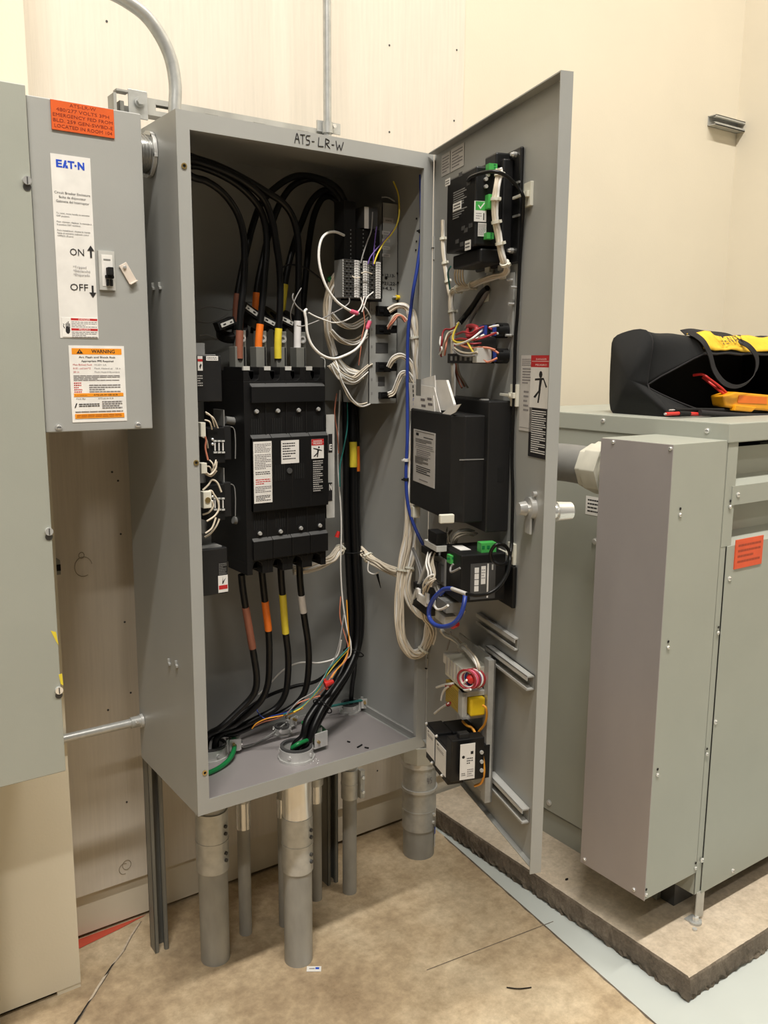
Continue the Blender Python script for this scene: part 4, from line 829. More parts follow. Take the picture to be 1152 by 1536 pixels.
for j, t in enumerate(('+12,13-', 'P21,22-', '+4,5-')):
    p = by(572.5, (415, 427, 434.5)[j], PY); mb = MB(); letter(mb, t, p + N * .0003, U, UP, N, .0085, 'ink', 'l', (.045, .05, .042)[j], .03); mb.build('handwriting', o)
p = by(579, 417, PY); k = MB(); k.cyl(p + N * .0012, p, .0045, 'seam_gap', 12); k.build('hole', o)
for (x0, y0), (x1, y1) in (((575, 326), (590, 336)), ((573, 346), (585, 353)), ((573, 358), (585, 364)), ((573, 369), (585, 375)), ((573, 380), (585, 386))):
    part(flat('terminal_label', o, (x0, y0), (x1, y1), PY, 'label_grey', lambda w_, h: [('l', w_ * .2, h * .2, w_ * .8, h * .8, 1 if h < .02 else 2, 'mid_grey')]), 'small pale printed label')
for i, ((x0, y0), (x1, y1), lab) in enumerate((((563, 459), (582, 475), 'topmost black plug on the connector plate with a fan of cream wires'), ((563, 487), (582, 502), 'second black plug on the connector plate with pale and pink wires'), ((563, 543), (582, 558), 'third black plug on the connector plate above the small empty cutout'), ((567, 588), (581, 598), 'small lowest black plug on the connector plate'))):
    p, q = by(x0, y0, PY), by(x1, y1, PY); o2 = thing('wire_plug', ((p.x + q.x) / 2, PY - .02, q.z), lab, 'connector')
    k = MB(); k.box((p.x, PY - .014, q.z), (q.x, PY - .0006, p.z), 'black_plastic'); k.box((p.x + .004, PY - .017, (p.z + q.z) / 2 - .004), (p.x + .018, PY - .0135, (p.z + q.z) / 2 + .004), 'black_plastic'); k.build('socket', o2, .0012)
    k = MB(); k.box((p.x + .018, PY - .046, q.z + .003), (q.x - .001, PY - .014, p.z - .002), 'black_plastic'); k.build('plug', o2, .0012)
# green / yellow ground stud
p = by(594, 446, PY - .004); k = MB(); k.cyl(p, p + U * .02, .0065, 'yellow_plastic', 10); k.cyl(p - U * .012, p, .003, 'die_cast', 8); tag(k.build('crimp_lug'), 'yellow crimp lug on the connector plate', 'wire terminal')
wire('ground_wire', ((599, 447, .145), (612, 447, .12), (622, 451, .11), (627, 464, .105), (628, 485, .105), (627, 505, .11)), .003, 'wire_teal', 'teal wire curving from the yellow crimp lug beside the blue cable')
# ---- terminal blocks on a rail
TYB = .105
zb, zt = by(540, 447, TYB).z, by(540, 391, TYB).z
k = MB(); p, q = by(548, 446, TYB + .03), by(572, 453, TYB + .03); k.box((p.x - .06, TYB + .028, q.z), (q.x, TYB + .045, p.z), 'black_plastic'); tag(k.build('rail_end'), 'black rail end below the terminal blocks', 'rail')
for i, (xa, xb, xs0, xs1, pos) in enumerate(((513.5, 537.5, 530, 536, 'leftmost'), (537.8, 551, 543, 549, 'middle'), (551.3, 570, 562, 569, 'rightmost'))):
    p, q, s0, s1 = by(xa, 420, TYB), by(xb, 420, TYB), by(xs0, 420, TYB), by(xs1, 420, TYB)
    o2 = thing('terminal_block', ((p.x + q.x) / 2, TYB, zb), '%s of three upright grey terminal strips with a white marker row inside the tall cabinet' % pos, 'terminal block')
    k = MB(); rows = 15; rh = (zt - zb) / rows
    k.box((p.x, TYB, zb), (q.x - .0005, TYB + .04, zt), 'mid_grey')
    for r in range(rows + 1): k.box((p.x, TYB - .0035, zb + rh * r - .0004), (q.x - .0005, TYB, zb + rh * r + .0006), 'dark_grey')
    k.box((p.x, TYB - .003, zb), (p.x + .002, TYB, zt), 'light_grey'); k.build('body', o2)
    k = MB()
    for r in range(rows): k.box((s0.x, TYB - .006, zb + rh * r + .0008), (s1.x, TYB - .0035, zb + rh * (r + 1) - .0004), 'label_white' if r < 12 else 'label_grey'); k.box((s0.x + .003, TYB - .0062, zb + rh * r + .002), (s1.x - .003, TYB - .0058, zb + rh * r + .0035), 'ink_grey')
    part(k.build('marker_strip', o2), 'white marker strip')
    k = MB()
    for r in range(rows):
        for xx in ((p.x + s0.x) / 2 + .003,) if i else ((p.x * .25 + s0.x * .75), (p.x * .6 + s0.x * .4)): k.cyl((xx, TYB - .0008, zb + rh * (r + .5)), (xx, TYB + .0002, zb + rh * (r + .5)), .0024, 'void_black' if r % 2 else 'galvanised', 8)
    k.build('clamp_screw', o2)
# dark relay modules above, in the roof shade
for i, (x0, x1, y0, y1, lab) in enumerate(((516, 534, 300, 390, 'left dark relay module with a column of pale screws above the terminal strips'), (534.5, 553, 343, 390, 'middle dark relay module with a column of pale screws above the terminal strips'), (553.5, 570, 343, 390, 'right dark relay module above the terminal strips'))):
    y = .125; p, q = by(x0, y0, y), by(x1, y1, y); o2 = thing('relay_module', ((p.x + q.x) / 2, y, q.z), lab, 'relay'); MB().box((p.x, y, q.z), (q.x - .001, y + .05, p.z), 'void_black').build('housing', o2, .0015); k = MB()
    for yy in range(345, 388, 6):
        s_ = by((x0 + x1) / 2 + 1, yy, y); k.cyl(s_ + N * .0008, s_, .0019, 'mid_grey', 8)
    k.build('screw', o2)
p, q = by(547, 309, .118), by(560, 343, .118); o2 = thing('interface_module', ((p.x + q.x) / 2, .12, q.z), 'narrow module with pale blue face above the dark relay modules', 'module')
MB().box((p.x, .12, q.z), (q.x + .016, .17, p.z), 'dark_grey').build('housing', o2, .0015); k = MB(); p2, q2 = by(547, 310, .118), by(553, 343, .118); k.box((p2.x, .118, q2.z), (q2.x, .12, p2.z), 'label_white'); part(k.build('face_label', o2), 'pale face')
# ---- fine wires in the cabinet
for pts, r, m, lab in (
    (((516, 353, .12), (503, 348, .10), (490, 350, .09), (481, 362, .085), (478, 385, .08), (482, 410, .075), (491, 433, .07), (505, 452, .068), (520, 463, .066), (531, 468, .066)), .0034, 'wire_white', 'thick white wire looping down to a pink splice below the terminal strips'),
    (((552, 490, .07), (546, 508, .068), (535, 523, .066), (518, 533, .066), (500, 538, .066), (482, 532, .066), (468, 518, .068), (461, 500, .07), (459, 480, .07), (457, 468, .07), (460, 464, .072)), .0036, 'wire_white', 'thick white wire hanging in a wide loop from a pink splice above the switch'),
    (((463, 469, .09), (472, 474, .09), (487, 480, .085), (500, 484, .085), (515, 482, .085), (530, 474, .085), (541, 462, .085), (546, 445, .09)), .0019, 'wire_white', 'thin white wire sagging under the terminal strips'),
    (((440, 440, .10), (439, 448, .10), (446, 460, .10), (460, 471, .10)), .0018, 'wire_grey', 'thin grey wire end curling right of the white taped cable'),
    (((524, 447, .09), (523, 455, .09), (512, 463, .09), (495, 472, .09), (475, 482, .09), (455, 489, .095), (445, 488, .1)), .0017, 'wire_grey', 'thin grey wire crossing left under the terminal strips'),
    (((541, 446, .09), (545, 458, .088), (551, 466, .09), (556, 476, .1)), .0018, 'wire_white', 'short white wire from the middle terminal strip to the connector plate'),
    (((560, 438, .09), (551, 446, .088), (547, 456, .088), (543, 468, .088)), .0018, 'wire_white', 'short white wire from the right terminal strip going down left'),
    (((545, 446, .09), (545, 465, .09), (547, 485, .09), (543, 505, .09), (541, 525, .09), (538, 548, .09)), .0014, 'wire_salmon', 'thin pinkish wire hanging straight down below the terminal strips'),
    (((541, 395, .1), (545, 380, .1), (551, 362, .1), (557, 345, .1), (559, 318, .1)), .0018, 'wire_grey', 'grey wire rising from the middle terminal strip'),
    (((560, 398, .1), (561, 375, .1), (563, 355, .1), (565, 340, .1)), .0018, 'wire_violet', 'violet wire rising from the right terminal strip'),
    (((552, 396, .1), (556, 385, .1), (568, 370, .1), (580, 357, .105), (590, 345, .11)), .0018, 'wire_violet', 'violet wire running up right across the terminal strips'),
    (((561, 396, .098), (566, 382, .098), (576, 364, .1), (588, 350, .105), (596, 335, .11), (599, 315, .11), (597, 290, .12), (590, 272, .13)), .0022, 'wire_yellow', 'yellow wire curving up right from the terminal strips'),
    (((572, 296, .12), (582, 296, .12), (592, 302, .12)), .002, 'wire_grey', 'short grey wire across the top of the connector plate'),
    (((528, 414, .09), (533, 417, .086), (540, 416, .09)), .0015, 'wire_beige', 'small cream jumper between the left and middle terminal strips'),
    (((542, 410, .09), (549, 408, .086), (558, 411, .09)), .0015, 'wire_beige', 'small cream jumper between the middle and right terminal strips'),
    (((297, 465, .3), (312, 460, .3), (328, 462, .3), (345, 465, .3), (360, 458, .3), (375, 453, .3), (388, 458, .3)), .0018, 'wire_grey', 'thin grey wire along the cabinet back left of the tapes'),
    (((296, 482, .3), (312, 484, .3), (330, 478, .3), (342, 470, .3)), .0018, 'wire_grey', 'second thin grey wire along the cabinet back at left'),
    (((300, 503, .28), (312, 503, .27), (325, 508, .25), (331, 508, .24)), .0018, 'wire_grey', 'short grey wire entering the leftmost current transformer'),
    (((415, 408, .2), (430, 398, .2), (446, 398, .2), (462, 404, .2), (480, 418, .2), (486, 430, .2)), .0022, 'cable_black', 'thin black wire arching behind the white taped cable'),
    (((452, 432, .15), (445, 444, .15), (440, 456, .15), (436, 470, .16), (437, 482, .17)), .0016, 'wire_grey', 'thin grey wire falling behind the white taped cable'),
    (((510, 585, .3), (508, 640, .29), (507, 700, .28), (511, 760, .27), (512, 800, .26), (511, 850, .25), (514, 900, .24), (520, 940, .23), (526, 965, .2), (524, 985, .2), (505, 993, .22)), .0024, 'wire_white', 'long white wire running down left of the tied power cables'),
    (((521, 600, .27), (521, 640, .265), (516, 670, .26), (510, 700, .26), (510, 730, .26)), .0022, 'wire_teal', 'teal wire slanting left of the tied power cables'),
    (((505, 590, .26), (502, 620, .26), (506, 650, .26), (508, 680, .26)), .0018, 'wire_salmon', 'salmon wire beside the grey indicator plate'),
    (((511, 895, .2), (510, 925, .2), (518, 955, .19), (522, 970, .185), (519, 990, .18), (500, 1010, .17), (488, 1030, .165), (475, 1045, .16)), .0019, 'wire_salmon', 'salmon wire bending left with the thin wires at the tied power cables'),
    (((520, 900, .2), (522, 940, .19), (524, 968, .185), (517, 990, .18), (505, 1005, .17), (497, 1017, .16)), .0019, 'wire_orange', 'orange wire bending left beside the red wire nut'),
    (((516, 920, .2), (510, 960, .18), (503, 985, .175), (492, 1005, .16), (483, 1020, .155), (470, 1038, .15), (450, 1050, .15), (438, 1062, .15), (430, 1072, .16)), .0019, 'wire_grey', 'bluish grey wire slanting down across the tied power cables'),
    (((524, 970, .185), (510, 985, .175), (493, 1003, .16), (484, 1022, .15), (468, 1045, .148), (452, 1060, .15), (435, 1068, .16), (425, 1072, .17)), .0019, 'wire_teal', 'teal wire slanting down left from the cable tie'),
    (((522, 975, .185), (508, 990, .175), (490, 1013, .16), (478, 1034, .15), (462, 1052, .148), (450, 1063, .15), (440, 1068, .15)), .0019, 'wire_yellow', 'yellow wire slanting down left from the cable tie'),
    (((480, 1044, .15), (465, 1048, .15), (445, 1056, .15), (430, 1070, .17), (415, 1078, .19), (395, 1083, .21), (380, 1090, .23)), .0019, 'wire_salmon', 'salmon wire trailing left above the bare bonding wire'),
    (((455, 1062, .15), (438, 1070, .16), (420, 1074, .18), (400, 1078, .2), (385, 1085, .22), (378, 1093, .23)), .0019, 'wire_orange', 'orange wire trailing left above the bare bonding wire'),
    (((440, 1064, .16), (425, 1070, .18), (408, 1074, .2), (398, 1078, .22), (388, 1070, .24), (385, 1060, .26), (392, 1050, .27), (400, 1046, .27)), .0016, 'wire_blue', 'thin dark blue wire curling beside the orange taped cable'),
):
    wire('control_wire' if r < .003 else 'control_cable', pts, r, m, lab, 'wire', 7)
for (x0, y0), (x1, y1), yd, lab in (((527, 467), (536, 470), .066, 'upper pink crimp splice below the terminal strips'), ((551, 492), (555, 482), .07, 'lower pink crimp splice beside the connector plate')):
    a_, b_ = by(x0, y0, yd), by(x1, y1, yd); k = MB(); k.cyl(a_, b_, .0058, 'wire_pink', 12); k.cyl(a_ - (b_ - a_) * .2, a_, .0045, 'wire_pink', 10); k.cyl(b_, b_ + (b_ - a_) * .3, .003, 'galvanised', 8); tag(k.build('crimp_splice'), lab, 'wire terminal')
a_, b_ = by(487, 1027, .145), by(500, 1022, .14); k = MB(); k.cyl(a_, b_, .011, 'red_plastic', 12, .006); t_ = (b_ - a_).normalized(); u_, v_ = basis(t_)
for s_ in (-1, 1): k.obox(a_ + v_ * s_ * .009 - u_ * .002, v_ * s_ * .008, u_ * .004, t_ * .008, 'red_plastic')
tag(k.build('wire_nut', None, .0008), 'red winged wire nut on the tied power cables', 'wire nut')
k = MB(); a_, b_ = by(505, 806, .2), by(508, 797, .2); k.cyl(a_, b_, .007, 'red_plastic', 10, .005); tag(k.build('wire_nut'), 'small dark red wire nut left of the tied power cables', 'wire nut')
k = MB(); a_, b_ = by(493, 416, .16), by(498, 424, .16); k.cyl(a_, b_, .006, 'wire_green', 10); tag(k.build('wire_terminal'), 'small green cap left of the terminal strips', 'wire terminal')
k = MB(); a_ = by(471, 598, .12); k.tube([by(481, 536, .16), by(487, 540, .16), by(487, 553, .16)], .0015, 'light_grey', 5); tag(k.build('spring_clip'), 'thin wire clip at the upper right corner of the black switch', 'clip')
# cream harness loop left of the terminal strips
BEI = ['wire_beige', 'wire_beige', 'wire_white']
bundle('wire_harness', [by(520, 402, .14), by(508, 412, .15), by(498, 428, .16), by(492, 450, .17), by(491, 475, .18), by(493, 500, .19), by(498, 520, .2), by(505, 540, .2), by(515, 552, .2), by(530, 560, .19), by(545, 562, .18), by(556, 560, .17)], .0135, 16, .0032, BEI, 'thick cream wire harness curving down left of the terminal strips', ties=(.62,), tie_m='void_black')
for j, (y0, sag, lab) in enumerate(((472, 18, 'upper'), (498, 16, 'middle'), (548, 22, 'lower'))):
    bundle('wire_fan', [by(496, y0 - 2, .18), by(510, y0 + sag * .7, .17), by(528, y0 + sag, .165), by(542, y0 + sag * .6, .16), by(556, y0 - 2, .158)], .011 if j < 2 else .014, 7 if j < 2 else 9, .0022, BEI, lab + ' fan of cream wires from the harness to the left edge of the connector plate')
for j in range(6):
    wire('terminal_wire', ((502 + j * .2, 452 - j * 7, .16), (508, 440 - j * 8, .14), (514, 436 - j * 7.5, .12)), .0022, 'wire_beige', 'short cream wire from the harness into the left side of the terminal strips', n=6)['group'] = 'short cream wires at the terminal strips'
bundle('wire_fan', [by(502, 543, .19), by(508, 560, .17), by(516, 580, .16), by(526, 598, .155), by(540, 608, .155), by(553, 606, .157)], .009, 3, .0022, BEI, 'three long cream wires sagging to the bottom corner of the connector plate', twist=.3)
# harness from the plugs down past the door hinge
def plugfan(x, y, mid, lab, cnt, mats=BEI): return bundle('plug_wires', [by(x, y, PY - .046)] + [by(*m_) for m_ in mid], .0095, cnt, .0023, mats, lab, twist=.6)
plugfan(583, 466, ((595, 459, .09), (608, 460, .08), (616, 472, .07), (620, 490, .06)), 'fan of cream wires from the topmost plug', 8)
plugfan(583, 492, ((588, 483, .09), (595, 474, .085), (603, 475, .08), (609, 482, .075)), 'pink and pale wires from the second plug', 4, ['wire_salmon', 'wire_grey', 'wire_beige'])
plugfan(583, 550, ((590, 538, .09), (602, 533, .08), (614, 542, .07), (622, 560, .06), (624, 578, .055)), 'fan of cream wires from the third plug', 8)
plugfan(582, 592, ((590, 588, .1), (596, 572, .09), (603, 560, .08), (613, 560, .07), (619, 572, .065)), 'loop of cream wires from the small lowest plug', 4)
bundle('wire_harness', [by(616, 466, .07), by(621, 485, .06), by(624, 510, .055), by(626, 535, .05), by(627, 560, .05), by(627, 590, .05), by(622, 640, .045), by(616, 700, .045), by(614, 760, .04), by(612, 800, .035), by(606, 835, .03), by(601, 870, .025), by(599, 905, .02), by(600, 940, .015), by(606, 966, .01), by(618, 981, 0), by(632, 978, -.01), by(641, 962, -.02), by(644, 942, -.03), by(647, 922, -.04)], .0155, 18, .0036, BEI, 'long cream wire harness hanging in a deep loop beside the door hinge', ties=(.1, .26, .56, .86))
bundle('wire_harness', [by(624, 790, .05), by(619, 830, .03), by(612, 862, .015), by(612, 890, .005), by(621, 912, -.01), by(634, 923, -.03), by(648, 926, -.05)], .0135, 14, .0034, BEI, 'second cream harness curving inside the deep loop below the big black box', ties=(.3,))
bundle('wire_harness', [by(440, 856, .28), by(462, 853, .27), by(484, 846, .26), by(498, 838, .26), by(508, 826, .27), by(520, 820, .30), by(535, 822, .28), by(548, 832, .24), by(560, 842, .20), by(575, 850, .14), by(592, 857, .07), by(606, 862, .03)], .0155, 16, .0036, BEI, 'cream wire harness crossing the cabinet behind the tied power cables', ties=(.38, .68))
k = MB(); k.tube([by(553, 842, .2), by(552, 856, .2), by(560, 861, .19), by(568, 858, .18)], .0022, 'wire_white', 6); tag(k.build('control_wire'), 'stray white wire loop under the cream harness near the middle', 'wire')
k = MB(); k.cyl(by(566, 862, .19), by(571, 882, .2), .004, 'void_black', 8, .001); tag(k.build('tie_tail'), 'black tie tail hanging below the cream harness', 'cable tie')
wire('network_cable', ((631, 262, .03), (632, 300, .03), (632, 350, .028), (627, 395, .025), (620, 435, .03), (616, 465, .05), (612, 500, .06), (611, 560, .06), (611, 610, .055), (611, 660, .045), (609, 710, .04), (611, 750, .03), (618, 780, .01), (630, 808, -.02), (642, 828, -.06)), .0048, 'wire_blue', 'long blue network cable down the right edge of the tall cabinet', 'cable', 10)
for y, m in ((690, 'label_white'), (347, 'void_black'), (719, 'void_black')):
    p = by({690: 609, 347: 632, 719: 609}[y], y, .04 if y > 400 else .028); k = MB(); k.ring(p - UP * .004, p + UP * .004, .008, .0045, m, 12); k.box((p.x - .014, p.y - .003, p.z - .002), (p.x - .006, p.y + .003, p.z + .002), m); tag(k.build('cable_tie'), {690: 'white clip on the blue network cable', 347: 'black cable tie near the top of the blue network cable', 719: 'black cable tie low on the blue network cable beside the big black box'}[y], 'cable tie')
for i, (x, y, x2, y2) in enumerate(((521, 1112, 525, 1113), (536, 1121, 543, 1117), (547, 1121, 553, 1122))):
    a_, b_ = bz(x, y, Z0 + .0062), bz(x2, y2, Z0 + .0062); k = MB(); k.cyl(a_, b_, .0022, 'void_black', 8); tag(k.build('wire_clipping'), ['leftmost', 'middle', 'rightmost'][i] + ' tiny black wire clipping on the cabinet floor', 'debris', 'wire clippings on the cabinet floor')
k = MB()
for x, y in ((470, 1142), (474, 1139), (478, 1141), (476, 1145), (466, 1145)): k.ball(bz(x, y, Z0 + .0052), .0022, 'chrome', 6)
tag(k.build('metal_shavings'), 'scatter of bright metal shavings in front of the middle bushing', 'debris', None, 'stuff')
# ============================================================ EQUIPMENT ON THE DOOR
def dzl(x, y, off): return dloc(dp(x, y, off))
def sface(name, parent, d, tl, br, base, fn, t=.0008):
    """label on a face turned towards the door's free edge (plane d)"""
    p, q = dloc(dd(*tl, d)), dloc(dd(*br, d)); w_, h = p[1] - q[1], p[2] - q[2]
    return sticker(name, parent, dw(d, p[1], q[2]), -DN, UP, DU, w_, h, base, fn(w_, h), t)
# ---- upper controller
o = thing('controller', dw(.42, .05, 1.955), 'black controller unit with green plugs at the top of the open door', 'controller')
k = MB(); k.dbox(.300, .524, .001, .010, 1.955, 2.190, 'black_plastic'); k.dbox(.310, .495, .010, .035, 1.975, 2.170, 'black_plastic'); k.dbox(.42, .478, .01, .045, 2.155, 2.185, 'black_plastic')
k.dbox(.335, .498, .035, .098, 1.990, 2.150, 'black_plastic'); k.dbox(.345, .50, .03, .085, 1.955, 1.985, 'black_plastic')
part(k.build('housing', o, .004), 'black moulded housing')
k = MB()
for j in range(7): q = dzl(680, 290 + j * 3.4, .0985); k.dbox(q[0], q[0] + .065 + .01 * math.sin(j * 2), .0983, .0986, q[2] - .0012, q[2] + .0012, 'mid_grey')
for j in range(4): q = dzl(679, 319 + j * 3.2, .0985); k.dbox(q[0], q[0] + .08 - .015 * j, .0983, .0986, q[2] - .0012, q[2] + .0012, 'mid_grey')
for x, y in ((692, 342), (696, 345), (703, 338), (683, 362), (690, 366), (700, 275), (688, 262)): q = dzl(x, y, .0985); k.dbox(q[0], q[0] + .02, .0983, .0986, q[2] - .006, q[2] + .003, 'dark_grey')
k.build('printing', o)
for tl, br in (((668.5, 270), (675, 277)), ((680, 306), (692, 313)), ((698, 362), (706, 374))): part(dlabel('rating_label', o, tl, br, 'label_white', lambda w_, h: [('l', w_ * .1, h * .15, w_ * .9, h * .85, 2, 'ink')], .0985), 'small white label')
part(sface('warranty_label', o, .4988, (711.5, 301), (729, 333), 'label_white', lambda w_, h: [('r', w_ * .1, h * .55, w_, h * .98, 'green_plastic'), ('p', [(w_ * .3, h * .78), (w_ * .5, h * .6), (w_ * .85, h * .9), (w_ * .8, h * .95), (w_ * .5, h * .7), (w_ * .35, h * .82)], 'label_white'), ('l', w_ * .15, h * .1, w_ * .6, h * .45, 3, 'ink_grey'), ('r', w_ * .75, h * .08, w_ * .83, h * .42, 'ink')]), 'white and green label')
part(sface('serial_label', o, .4988, (717, 334), (729, 355), 'label_grey', lambda w_, h: [('l', w_ * .1, h * .1, w_ * .9, h * .9, 7, 'ink_grey')]), 'pale serial label')
for i, (tl, br) in enumerate((((729, 247), (741, 260)), ((728, 293), (742, 315)), ((726, 350), (736, 360)))):
    p, q = dloc(dd(*tl, .50)), dloc(dd(*br, .50)); k = MB(); k.dbox(.4985, .516, q[1], p[1], q[2], p[2], 'green_plastic')
    for j in range(3): k.dbox(.516, .5165, q[1] + .004, q[1] + .008, q[2] + (j + .5) * (p[2] - q[2]) / 3 - .0015, q[2] + (j + .5) * (p[2] - q[2]) / 3 + .0015, 'wire_green')
    part(k.build('terminal_plug', o, .0006), 'green terminal plug')
k = MB()
for x, y in ((731, 263), (728, 269), (728, 280)): p = dd(x, y, .499); k.cyl(p, p + DU * .006, .004, 'chrome', 10)
k.build('connector_pin', o)
for x, y in ((774, 232), (769, 376)): p = dp(x, y, .010); screw('mounting_screw', p, DN, .006, o, 'chrome', False, .012)
for (x, y, z_) in ((771, 278, 0), (771, 327, 0)): p = dp(x, y, .011); k = MB(); k.obox(p, DU * .03, UP * .004, DN * .004, 'mid_grey'); k.build('clip', o)
def dcable(name, pts, r, m, label, cat='wire', n=8): return cable(name, [dp(*p) for p in pts], r, m, label, cat, None, n)
hp = [dd(748, 253, .520), dd(749, 262, .52), dd(745, 285, .522), dd(743, 305, .522), dd(744, 330, .522), dd(748, 352, .522), dd(752, 375, .522), dd(757, 395, .52), dp(761, 404, .018), dp(755, 411, .016), dp(738, 416, .016), dp(720, 422, .018), dp(704, 430, .02), dp(690, 433, .024), dp(679, 438, .026), dp(677, 455, .028), dp(679, 480, .028), dp(680, 520, .028), dp(681, 560, .028), dp(681, 596, .028)]
bundle('wire_harness', hp, .0085, 7, .0030, BEI, 'cream harness with ties running down the green plugs of the upper controller', ties=(.06, .15, .22, .3, .37, .62, .7, .82, .93))
bundle('wire_harness', [dp(664, 330, .03), dp(664, 355, .03), dp(665, 378, .03), dp(667, 395, .028), dp(670, 415, .026), dp(673, 432, .024), dp(676, 446, .022)], .0065, 5, .0026, BEI, 'narrow cream harness coming down left of the upper controller', ties=(.2, .5, .75))
dcable('control_wire', ((676, 400, .06), (672, 408, .05), (673, 420, .04), (675, 434, .03)), .0022, 'wire_teal', 'dark green wire below the left edge of the upper controller')
for j in range(4): wire_ = dcable('controller_wire', ((684 + 3.6 * j, 402 - 1.2 * j, .06), (682 + 4 * j, 412, .055), (684 + 4 * j, 424, .04), (694 + 3 * j, 431, .024)), .0022, 'wire_beige', 'short cream wire hanging below the upper controller', n=6); wire_['group'] = 'short cream wires below the upper controller'
for j, (x, y) in enumerate(((795, 292), (774, 593), (770, 830), (733, 437), (758, 402), (738, 405), (723, 985))):
    p = dp(x, y, 0); k = MB(); k.obox(p - DU * .016 - UP * .024, DU * .032, UP * .048, DN * .007, 'ivory_plastic'); k.obox(p - DU * .012 - UP * .006 + DN * .007, DU * .024, UP * .012, DN * .006, 'ivory_plastic')
    if j < 3: k.obox(p - DU * .05 - UP * .003 + DN * .012, DU * .05, UP * .006, DN * .004, 'ivory_plastic')
    tag(k.build('cable_mount', None, .0008), ['white adhesive cable mount on the door beside the upper controller', 'white adhesive cable mount on the door left of the danger label', 'white adhesive cable mount on the door beside the low controller', 'cream cable mount on the door above the red wires', 'right cream cable mount just under the upper controller', 'left cream cable mount just under the upper controller', 'cream cable mount above the white terminal block low on the door'][j], 'cable mount')
# antenna style black cable
AC = [dp(702, 271, .0985), dp(708, 265, .105), dp(725, 259, .10), dp(745, 258, .08), dp(762, 266, .055), dp(775, 279, .03), dp(784, 292, .018), dp(785, 305, .014), dp(783, 340, .008), dp(780, 385, .007), dp(778, 430, .007), dp(776, 470, .007), dp(773, 510, .007), dp(772, 550, .007), dp(771, 592, .008), dp(769, 640, .007), dp(768, 690, .007), dp(769, 740, .007), dp(768, 790, .008), dp(767, 820, .012), dp(762, 842, .03), dp(750, 847, .055), dp(739, 840, .07), dp(736, 829, .075), dp(743, 818, .07), dp(755, 817, .05), dp(763, 826, .03), dp(765, 842, .03), dp(760, 862, .055), dp(748, 880, .085), dp(733, 890, .11), dp(714, 893, .13), dp(700, 891, .14)]
cable('antenna_cable', AC, .0040, 'cable_black', 'long thin black cable looping from the upper controller down the door to the low controller', 'cable', None, 8)
k = MB(); k.cyl(dp(700, 891, .14), dp(678, 883, .145), .0045, 'label_grey', 10); tag(k.build('cable_sleeve'), 'white sleeve between the thin black cable and the blue cable loop', 'cable')
cable('network_cable', [dp(678, 883, .145), dp(666, 884, .15), dp(652, 896, .16), dp(644, 912, .165), (dp(644, 926, .165)), dp(651, 936, .165), dp(664, 940, .16), dp(679, 936, .15), dp(690, 924, .14), dp(696, 906, .13), dp(697, 890, .12), dp(690, 880, .11), dp(678, 876, .12), dp(668, 884, .13), dp(660, 892, .14)], .0052, 'wire_blue', 'blue cable coiled in a loop below the low controller', 'cable', None, 10)
# ---- selector switches, relay and their wires
def dblock(name, px, py, off0, off1, hd, hz, m, parent, bev=.001):
    d_, _, z_ = dzl(px, py, (off0 + off1) / 2); k = MB(); k.dbox(d_ - hd, d_ + hd, off0, off1, z_ - hz, z_ + hz, m); return k.build(name, parent, bev)
for (x, y), lab in (((757, 496), 'upper selector switch with blue contact block on the door'), ((757, 534), 'lower selector switch with blue contact block on the door')):
    d_, _, z_ = dzl(x, y, .01); o = thing('selector_switch', dw(d_, .01, z_ - .02), lab, 'switch')
    k = MB(); k.cyl(dw(d_, .005, z_), dw(d_, .030, z_), .0165, 'black_plastic', 20); k.dbox(d_ - .014, d_ + .014, .02, .036, z_ - .013, z_ + .013, 'black_plastic'); k.build('body', o, .001)
    k = MB(); k.dbox(d_ - .014, d_ + .014, .036, .045, z_ - .012, z_ + .012, 'wire_blue'); k.dbox(d_ - .014, d_ + .014, .045, .058, z_ - .012, z_ + .012, 'black_plastic'); k.dbox(d_ - .014, d_ + .014, .058, .064, z_ - .010, z_ + .010, 'wire_blue'); part(k.build('contact_block', o, .0008), 'blue and black contact block')
o = thing('relay', dp(725, 520, .04), 'small dark relay with white edge between the two selector switches', 'relay'); dblock('housing', 727, 514, .006, .05, .014, .013, 'dark_grey', o); dblock('base', 733, 514, .004, .012, .016, .014, 'label_white', o)
o = thing('terminal_strip', dp(698, 545, .07), 'black terminal strip under the tangle of red and white wires', 'terminal block'); d0, d1 = dzl(680, 538, .07)[0], dzl(717, 538, .07)[0]; z_ = dzl(700, 537, .07)[2]
k = MB(); k.dbox(d0, d1, .03, .085, z_ - .012, z_ + .010, 'black_plastic'); k.build('body', o, .001); k = MB()
for j in range(5): k.dbox(d0 + .02 + j * .028, d0 + .032 + j * .028, .0851, .0857, z_ - .006, z_ + .004, 'mid_grey')
k.build('contacts', o)
o = thing('connector', dp(722, 535, .05), 'grey connector right of the black terminal strip', 'connector'); dblock('shell', 723, 533, .05, .085, .012, .016, 'light_grey', o)
